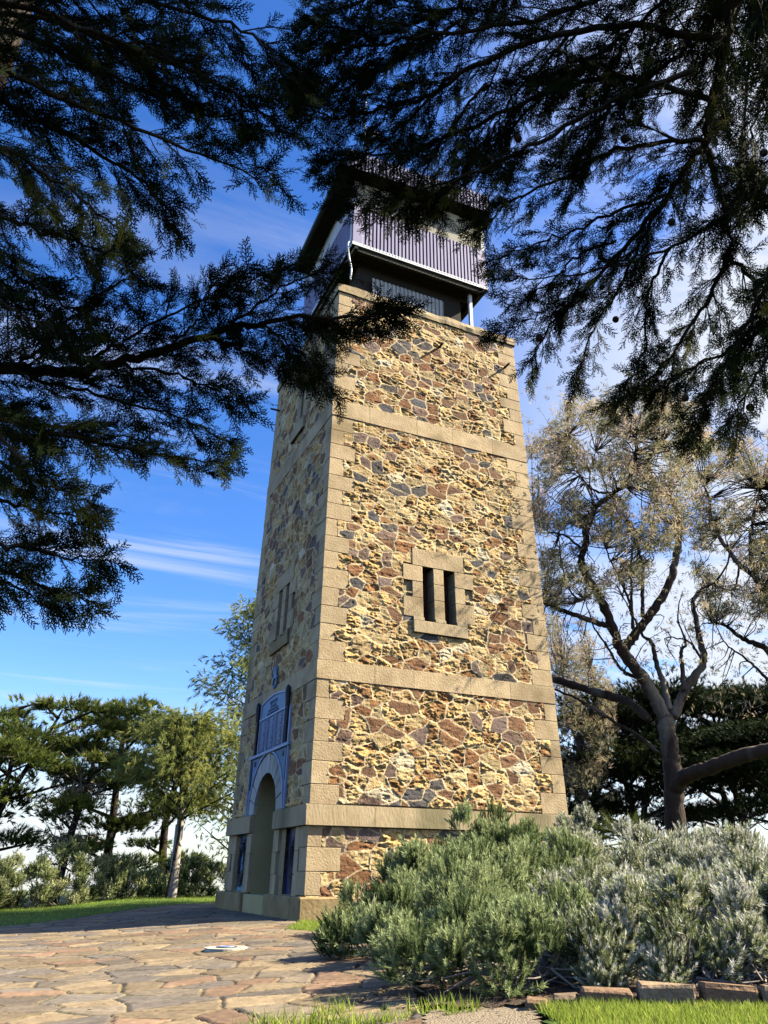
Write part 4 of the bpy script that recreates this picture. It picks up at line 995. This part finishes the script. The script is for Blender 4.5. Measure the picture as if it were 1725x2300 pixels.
# ---- right cypress: trunk off to the right, unseen crown added above the frame for shade
c = ath(2350, 1500, 6.6); tr = empty('cypress_tree', (c[0], c[1], hgt(c[0], c[1])))
tag(tr, 'big dark cypress whose lacy hanging branches fill the upper right over the tower top', 'tree', 'overhanging cypress trees')
B = MB(); L = Leaves(); base = np.array([c[0], c[1], hgt(c[0], c[1])])
B.tube(catmull([base-[0, 0, .2], base+[-.1, 0, 3], base+[0, .1, 8], base+[.1, .2, 13], base+[.1, .2, 17]], 20), np.linspace(.5, .1, 20), 12)
right = [
 ([(2300, -500), (1800, -250), (1592, -10), (1566, 87), (1540, 217), (1525, 304), (1549, 391), (1570, 478), (1579, 552)], 7.2, .075, .7, .4, 44, 1.0),
 ([(1525, 304), (1470, 380), (1414, 461), (1292, 595), (1201, 691), (1135, 790)], 7.2, .036, .62, .25, 44, .85),
 ([(2000, 250), (1760, 340), (1659, 391), (1562, 470), (1449, 534), (1254, 591), (1070, 602)], 6.8, .03, .6, .22, 46, .85),
 ([(1900, -200), (1560, -120), (1200, 30), (900, 80), (720, 110), (640, 150)], 7.2, .032, .95, .4, 46, 1.35),
 ([(1566, 87), (1300, 60), (1029, 139), (925, 209), (803, 240), (700, 250), (648, 205)], 7.0, .032, .85, .25, 50, 1.3),
 ([(1540, 217), (1300, 170), (1050, 260), (900, 320), (770, 340), (695, 350)], 6.9, .026, .72, .24, 44, 1.35),
 ([(1500, 150), (1300, 230), (1120, 330), (980, 390), (860, 420), (765, 440)], 6.7, .024, .68, .24, 42, 1.3),
 ([(1525, 304), (1350, 320), (1200, 390), (1100, 440), (1045, 490)], 6.9, .022, .6, .26, 34, 1.2),
 ([(1050, 180), (960, 300), (900, 400), (868, 465)], 6.8, .014, .42, .2, 26, 1.3),
 ([(1150, 230), (1050, 330), (960, 420), (930, 450)], 7.1, .014, .45, .24, 26, 1.25),
 ([(980, 160), (860, 280), (770, 360), (735, 420)], 7.0, .014, .45, .22, 26, 1.2),
 ([(1414, 461), (1350, 600), (1280, 720), (1238, 838)], 7.1, .016, .4, .17, 28, .95),
 ([(1579, 552), (1510, 680), (1420, 800), (1330, 880)], 7.0, .02, .55, .3, 34, 1.0),
 ([(1900, 380), (1700, 560), (1610, 700), (1545, 830), (1485, 945)], 6.5, .024, .55, .24, 36, 1.15),
 ([(1900, 520), (1720, 700), (1630, 820), (1570, 925)], 6.4, .022, .5, .28, 28, 1.15),
 ([(1440, 420), (1300, 470), (1180, 520), (1065, 562)], 6.9, .016, .42, .2, 28, .95),
 ([(1292, 595), (1230, 650), (1150, 685), (1075, 722)], 7.1, .013, .34, .18, 22, .95),
 ([(1592, -10), (1470, 110), (1330, 230), (1210, 330)], 7.3, .03, .8, .45, 34, 1.1),
 ([(1700, -160), (1480, -40), (1330, 90), (1180, 180)], 7.4, .03, .9, .5, 34, 1.2),
 ([(1400, -200), (1120, -80), (950, 30), (810, 60), (700, 60)], 7.5, .028, .9, .4, 36, 1.35),
 ([(1200, -220), (920, -90), (780, 0), (665, 45)], 7.4, .024, .8, .28, 28, 1.2),
 ([(1900, 0), (1720, 90), (1660, 200), (1610, 330)], 6.9, .024, .6, .35, 24, .8),
 ([(1900, 150), (1740, 260), (1660, 350), (1600, 430)], 6.6, .02, .5, .3, 22, .8),
 ([(1579, 552), (1640, 640), (1600, 760), (1520, 880)], 6.9, .02, .5, .3, 30, 1.0),
 ([(1449, 534), (1400, 640), (1390, 760), (1350, 850)], 6.8, .014, .42, .26, 26, .9),
 ([(1740, 640), (1600, 740), (1480, 800), (1420, 850)], 6.9, .018, .5, .3, 28, 1.0),
 ([(1250, 60), (1150, 160), (1080, 250), (1050, 340)], 7.2, .016, .55, .35, 28, 1.2),
 ([(1330, 520), (1240, 560), (1180, 620), (1110, 650)], 7.0, .012, .35, .2, 20, .9),
 ([(1000, 40), (880, 120), (760, 180), (690, 210)], 7.2, .016, .55, .28, 28, 1.3)]
LITR = {8: .35, 9: .35, 7: .2, 12: .3, 14: .3}  # same raised tint, painting sunlit tips on the right boughs
for bi_, (pts, d, r0, w0, w1, ns, de) in enumerate(right):
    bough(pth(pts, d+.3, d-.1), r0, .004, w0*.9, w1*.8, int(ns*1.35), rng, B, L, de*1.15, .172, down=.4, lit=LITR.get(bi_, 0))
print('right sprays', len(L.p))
# unseen crown, added above and right of the frame to shade these boughs
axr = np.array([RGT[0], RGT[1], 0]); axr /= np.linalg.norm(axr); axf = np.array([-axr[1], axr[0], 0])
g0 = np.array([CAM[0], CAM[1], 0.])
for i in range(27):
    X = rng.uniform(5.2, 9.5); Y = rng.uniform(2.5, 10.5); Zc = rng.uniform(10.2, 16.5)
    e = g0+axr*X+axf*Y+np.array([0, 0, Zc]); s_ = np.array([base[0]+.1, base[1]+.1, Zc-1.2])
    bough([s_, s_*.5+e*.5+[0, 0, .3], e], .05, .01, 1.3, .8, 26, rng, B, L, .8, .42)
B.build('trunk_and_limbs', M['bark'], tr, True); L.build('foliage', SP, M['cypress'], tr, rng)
b_rng = np.random.RandomState(8)
for px, py, d in ((1165, 730, 7.0), (1380, 255, 7.1), (1350, 300, 7.0), (1450, 480, 6.9), (1570, 575, 7.0), (1300, 620, 7.1), (1330, 690, 7.0), (1650, 330, 6.6), (1480, 860, 6.6), (1385, 100, 7.2), (1120, 300, 7.0), (1620, 880, 6.5)):
    p = at(px, py, d); b = MB(); r_ = b_rng.uniform(.022, .034)
    b.tube([p+[0, 0, r_], p+[0, 0, r_*.7], p, p-[0, 0, r_*.7], p-[0, 0, r_]], [r_*.2, r_*.85, r_*1.1, r_*.85, r_*.2], 8); b.build('cone', M['twig'], tr, True)

# ================================================================== far trees
TF = [T_tuft(rngS, 16, .05, 50) for _ in range(5)]
def cypress(px, top_py, dist, width_px, seed, label, group, mat, lean=0.0, lo=.22, npad=24, gap=.0, fork=1, tmin=.0, dead=10, size=.33, per=210):
    rng = np.random.RandomState(seed); tp = ath(px, top_py, dist); x, y = tp[0], tp[1]; z0 = hgt(x, y); Ht = tp[2]-z0; wd = width_px*1.04/FPX*dist*.55
    o = empty('cypress_tree', (x, y, z0)); tag(o, label, 'tree', group); B = MB(); L = Leaves(); D = MB()
    P0 = np.array([x, y, z0]); stems = []
    for k in range(fork):
        l = np.array([rng.normal(0, .06)+lean*axr[0], rng.normal(0, .06)+lean*axr[1], 0])*Ht
        P = catmull([P0-l*(.8 if fork > 1 else .5)+rng.normal(0, .1, 3)*[1, 1, 0]-[0, 0, .2], P0+l*.1+[0, 0, Ht*.35]+rng.normal(0, .2, 3), P0+l*.6+[0, 0, Ht*.7]+rng.normal(0, .25, 3), P0+l+[0, 0, Ht*.94]], 16)
        B.tube(P, np.linspace(.028*Ht, .006*Ht, 16)/(1 if fork == 1 else 1.3), 8); stems.append(P)
    for i in range(npad):
        f = lo+(1-lo)*(i/(npad-1))**.85; P = stems[i % fork]; q = P[min(15, int(f*15.5))]
        a = i*2.4+rng.uniform(-.5, .5); prof = wd*(.55+.62*math.sin(math.pi*min(1, (f-lo)/(1-lo)*.85+.18)))*rng.uniform(.55, 1.1)
        if f > .9: prof *= .6
        d = np.array([math.cos(a), math.sin(a), 0]); e = q+d*prof+np.array([0, 0, prof*rng.uniform(.12, .45)])
        e[2] = min(e[2], z0+Ht*.99); B.tube(catmull([q-[0, 0, prof*.12], (q+e)/2-[0, 0, prof*.06], e], 7), np.linspace(.011*Ht, .003*Ht, 7), 5, False)
        rx = prof*rng.uniform(.44, .62)+.2; th = rng.uniform(.10, .16)*rx+.09; cen = q+d*prof*.72+np.array([0, 0, (e[2]-q[2])*.75+.05])
        n = int(per*(rx/1.0)**1.4)+20; u = rng.normal(0, .48, (n, 3)); u = u*np.array([rx, rx, th]); kk = fbm(u[:, 0]*1.6+seed+i*7, u[:, 1]*1.6+i, 9, 2) > .36+gap; u = u[kk]
        tilt = rng.normal(0, .10, 2); u[:, 2] += u[:, 0]*tilt[0]+u[:, 1]*tilt[1]
        base = rng.normal(.5, .12)
        for v in u:
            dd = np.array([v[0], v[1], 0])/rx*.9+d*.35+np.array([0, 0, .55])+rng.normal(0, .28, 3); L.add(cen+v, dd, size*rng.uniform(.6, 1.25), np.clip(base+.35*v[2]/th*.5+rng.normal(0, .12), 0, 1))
    for i in range(dead):
        P = stems[i % fork]; q = P[rng.randint(3, 13)]; a = rng.uniform(0, 6.28); l = rng.uniform(.5, 1.0)*wd
        w = [q, q+np.array([math.cos(a), math.sin(a), .15])*l*.5+rng.normal(0, .1, 3), q+np.array([math.cos(a), math.sin(a), .25])*l+rng.normal(0, .2, 3)]; C_ = catmull(w, 7); D.tube(C_, np.linspace(.035, .008, 7), 4, False)
        for j in range(5):
            k = rng.randint(2, 7); D.tube([C_[k], C_[k]+rng.normal(0, .35, 3)+[0, 0, .15]], [.014, .004], 3, False)
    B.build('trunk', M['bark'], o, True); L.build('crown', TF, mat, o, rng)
    if dead: D.build('dead_twigs', M['deadtwig'], o)
    return o
GC = 'cypress trees beyond the hedge on the left'
cypress(50, 1508, 33, 215, 1, 'flat topped cypress at the far left edge beyond the hedge', GC, M['farcypress'], .12, .26, 14, fork=2)
cypress(292, 1508, 35, 190, 2, 'tallest dense cypress in the middle beyond the hedge', GC, M['farcypress'], .02, .16, 19, fork=1)
cypress(195, 1555, 31, 120, 3, 'thin cypress with many grey dead twigs beyond the hedge', GC, M['farcypress'], -.03, .30, 9, dead=48)
cypress(400, 1540, 37, 150, 4, 'cypress behind the pale pole with a broad rounded top', GC, M['farcypress'], .0, .14, 13, dead=20)
cypress(-60, 1600, 30, 170, 6, 'leaning cypress cut by the left edge of the photo', GC, M['farcypress'], .22, .25, 10, fork=2)
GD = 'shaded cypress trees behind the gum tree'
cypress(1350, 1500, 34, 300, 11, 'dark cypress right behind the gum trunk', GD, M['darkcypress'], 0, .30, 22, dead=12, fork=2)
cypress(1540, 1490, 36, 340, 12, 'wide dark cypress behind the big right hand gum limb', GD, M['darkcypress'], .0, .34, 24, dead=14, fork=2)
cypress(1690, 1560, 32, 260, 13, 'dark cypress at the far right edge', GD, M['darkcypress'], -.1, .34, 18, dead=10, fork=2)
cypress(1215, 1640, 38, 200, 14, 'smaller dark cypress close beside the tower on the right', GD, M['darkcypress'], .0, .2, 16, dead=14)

# bright needled tree tucked behind the tower's left edge
def casuarina(px, top_py, dist, seed, label='light green needled tree showing past the left edge of the tower', spread=.34, flo=.10, nb=112, tr_=.24):
    rng = np.random.RandomState(seed); tp = ath(px, top_py, dist); x, y = tp[0], tp[1]; z0 = hgt(x, y); Ht = tp[2]-z0
    o = empty('she_oak_tree', (x, y, z0)); tag(o, label, 'tree', 'needled she oak trees'); B = MB(); L = Leaves()
    P = catmull([[x, y, z0-.2], [x+.2, y, z0+Ht*.4], [x, y+.2, z0+Ht*.75], [x, y, z0+Ht*.97]], 18); B.tube(P, np.linspace(tr_, .03, 18), 8)
    for i in range(nb):
        f = flo+(.98-flo)*i/(nb-1); q = P[min(17, int(f*17.9))]; a = i*2.4+rng.uniform(-.4, .4); l = (1-f)**.75*Ht*spread*rng.uniform(.6, 1.1)+.45
        d = np.array([math.cos(a), math.sin(a), rng.uniform(.15, .6)]); C_ = catmull([q, q+d*l*.55+[0, 0, .1*l], q+d*l+[0, 0, .18*l]], 9); B.tube(C_, np.linspace(.04*(1-f)+.015, .006, 9), 5, False)
        base = rng.normal(.5, .18)
        for j in range(int(20+l*22)):
            k = rng.randint(2, 9); p = C_[k]+rng.normal(0, .12+.035*l, 3); L.add(p, np.array([d[0]*.5, d[1]*.5, rng.uniform(-.9, .5)])+rng.normal(0, .3, 3), rng.uniform(.22, .45), np.clip(base+rng.normal(0, .15), 0, 1))
    B.build('trunk', M['bark'], o, True); L.build('crown', [T_tuft(rngS, 16, .03, 34) for _ in range(4)], M['casuarina'], o, rng)
casuarina(600, 1290, 31, 4)
casuarina(402, 1555, 28.9, 7, 'bright green needled sapling half hiding the top of the timber pole', .52, .36, 56, .05)
# leaning pale timber pole beyond the lawn
p0 = ath(374, 1925, 29.5); p1 = ath(392, 1755, 29.8); b = MB(); zb = hgt(p0[0], p0[1])
pd = unit(p1-p0); p0 = p0+pd*((zb-.3-p0[2])/pd[2])
o = empty('timber_pole', (p0[0], p0[1], zb)); tag(o, 'pale weathered timber pole leaning slightly beside the hedge', 'pole')
b.tube(catmull([p0, (p0+p1)/2, p1, p1+pd*1.2], 10), np.linspace(.135, .11, 10), 12); b.build('shaft', M['pole'], o, True)
b = MB(); b.tube([p0+axr*-.16, p1+axr*-.14-pd*.4], .022, 6); b.build('cable_pipe', M['white'], o)

# ================================================================== gum trees
def g5(zx, zy, d): return ath((1100+.49722*zx)/1.0398, (850+.49722*zy)/1.0398, d)
def gum(name_label, limbs, crown, n, dist, thick, seed, base_px, group=None):
    rng = np.random.RandomState(seed); B = MB(); L = Leaves(); pts = []
    bp = g5(base_px[0], base_px[1], dist); z0 = hgt(bp[0], bp[1]); o = empty('gum_tree', (bp[0], bp[1], z0)); tag(o, name_label, 'tree', group)
    for li, (pl, r0, r1, dd) in enumerate(limbs):
        m_ = len(pl); P = catmull([g5(a, b_, dist+dd*i/(m_-1)) for i, (a, b_) in enumerate(pl)], m_*6)
        if li == 0: P = np.vstack([[P[0][0]+.05, P[0][1], z0-.3], P])
        P[2:-1] += rng.normal(0, .012, (len(P)-3, 3)); rr = np.linspace(r0**.8, r1**.8, len(P))**1.25*(1+.04*np.sin(np.arange(len(P))*1.3+li)+rng.normal(0, .05, len(P))); B.tube(P, rr, 9 if r0 > .08 else 6); pts.append(P)
    allp = np.vstack(pts[1:]); Pc = np.array(crown, float); lo, hi = Pc.min(0), Pc.max(0)
    q = rng.uniform(lo, hi, (n*5, 2)); q = q[inside(q[:, 0], q[:, 1], Pc)]; dn = fbm(q[:, 0]/95.0, q[:, 1]/80.0, seed, 3); q = q[dn > .43]
    q = q[:n]; qs = rng.uniform(lo, hi+[0, 260], (n//7, 2)); q = np.vstack([q, qs]); dep = rng.normal(0, thick, len(q)); cen = []
    C_ = np.array([g5(a, b_, dist+e) for (a, b_), e in zip(q, dep)]); tint = fbm(q[:, 0]/60., q[:, 1]/60., seed+3, 2)
    for i, p in enumerate(C_):
        L.add(p, np.array([rng.normal(), rng.normal(), rng.uniform(-.6, .4)]), rng.uniform(.22, .40), np.clip(.05+.9*tint[i]+rng.normal(0, .16), 0, 1))
    for i in rng.choice(len(C_), min(len(C_), n//7), False):
        dm = np.linalg.norm(allp-C_[i], axis=1); k = dm.argmin()
        if dm[k] < 4.5: w = (allp[k]+C_[i])/2+rng.normal(0, .15, 3); B.tube(catmull([allp[k], w, C_[i]], 6), np.linspace(.022, .006, 6), 4, False)
    B.build('trunk_and_limbs', M['gumbark'], o, True); L.build('crown', [T_gum(rngS) for _ in range(5)], M['gumleaf'], o, rng)
    return o
limbs1 = [
 ([(850, 2150), (835, 1950), (830, 1800), (815, 1680), (800, 1580), (795, 1520)], .29, .22, 0),
 ([(795, 1540), (740, 1430), (690, 1350), (620, 1260), (575, 1190)], .20, .16, -.4),
 ([(580, 1200), (540, 1090), (490, 970), (430, 880), (415, 820), (435, 740), (430, 660), (480, 580), (560, 520), (640, 440), (660, 340), (660, 250)], .15, .05, -1.5),
 ([(610, 1220), (660, 1150), (720, 1070), (800, 950), (840, 820), (855, 700), (850, 620), (820, 550), (760, 490), (725, 430), (725, 360), (780, 290)], .15, .055, 1.2),
 ([(560, 1130), (480, 1100), (400, 1075), (300, 1035), (240, 1012)], .10, .05, -1.0),
 ([(650, 1140), (635, 1030), (600, 930), (550, 830), (490, 690)], .05, .02, -.8),
 ([(690, 1075), (690, 960), (690, 850), (670, 760), (655, 680), (560, 570)], .065, .02, .8),
 ([(645, 1130), (640, 950), (640, 800), (655, 720)], .05, .02, .4),
 ([(815, 1500), (790, 1400), (755, 1290), (730, 1190), (690, 1160), (640, 1060), (600, 980)], .11, .015, .8),
 ([(830, 1530), (870, 1430), (920, 1350), (965, 1280), (950, 1180), (930, 1080), (920, 1000), (960, 950), (1010, 925), (1080, 820), (1060, 700)], .15, .015, 1.0),
 ([(875, 1410), (870, 1300), (865, 1230), (885, 1190), (850, 1080), (870, 960)], .08, .012, .5),
 ([(830, 1870), (880, 1800), (960, 1770), (1060, 1735), (1160, 1700), (1300, 1670)], .21, .16, -2.5),
 ([(760, 1690), (650, 1600), (560, 1550), (440, 1470), (260, 1390)], .055, .04, 1.0),
 ([(720, 1540), (640, 1470), (560, 1440), (450, 1410), (270, 1350)], .12, .13, 1.5),
 ([(690, 1360), (600, 1320), (540, 1230), (470, 1120), (430, 1000)], .07, .015, .6),
 ([(430, 780), (340, 710), (260, 690), (200, 640)], .045, .015, -.6), ([(470, 960), (400, 1000), (340, 900), (310, 720)], .045, .015, -.5),
 ([(435, 720), (470, 600), (450, 450), (480, 330)], .05, .012, -.5), ([(560, 520), (460, 500), (380, 380), (350, 260)], .045, .012, -.4),
 ([(855, 690), (800, 640), (740, 560), (690, 420)], .04, .012, .5), ([(820, 550), (815, 480), (850, 400), (900, 300)], .05, .012, .6),
 ([(965, 1280), (900, 1190), (830, 1170), (780, 1130)], .04, .012, .6)]
crown1 = [(150, 320), (230, 250), (300, 140), (400, 70), (500, 40), (620, 50), (740, 40), (860, 70), (960, 130), (1000, 300), (940, 420), (900, 560), (900, 800), (840, 900), (740, 900), (640, 950), (560, 900), (470, 1060), (380, 1010), (300, 1060), (240, 1000), (215, 820), (185, 600), (160, 420)]
gum('spreading gum tree with twisting bare limbs to the right of the tower', limbs1, crown1, 6800, 24, 1.9, 3, (850, 2150))
limbs2 = [([(1420, 2200), (1390, 1800), (1350, 1500), (1320, 1300)], .3, .2, 0),
 ([(1340, 1400), (1257, 1230), (1150, 1180), (1070, 1120), (1000, 1100)], .13, .03, -.5), ([(1330, 1280), (1257, 970), (1130, 840), (1040, 720), (1000, 620), (990, 540), (960, 470)], .11, .03, -.8),
 ([(1350, 1450), (1257, 1360), (1160, 1270), (1060, 1190), (1010, 1080)], .07, .01, .5), ([(1300, 1100), (1200, 900), (1180, 700), (1220, 500)], .1, .03, .5), ([(1130, 840), (1100, 950), (1000, 930), (930, 870)], .04, .015, .3)]
crown2 = [(900, 330), (1000, 260), (1150, 260), (1400, 240), (1550, 400), (1600, 900), (1500, 1250), (1300, 1260), (1180, 1180), (1040, 1150), (960, 1060), (940, 900), (900, 700), (930, 500)]
gum('second gum tree leaning in from the right edge with olive leaves', limbs2, crown2, 5600, 27, 1.6, 9, (1420, 2200))
limbs3 = [([(420, 2150), (430, 1900), (400, 1600)], .16, .1, 0), ([(410, 1700), (350, 1500), (330, 1300)], .07, .03, 0), ([(415, 1650), (480, 1450), (460, 1300)], .07, .03, 0)]
crown3 = [(230, 1060), (420, 1080), (470, 1250), (560, 1400), (560, 1650), (500, 1830), (420, 1850), (330, 1800), (290, 1500), (250, 1250)]
gum('soft grey green gum sapling between the tower and the gum trunk', limbs3, crown3, 2300, 31, 1.0, 15, (420, 2150))
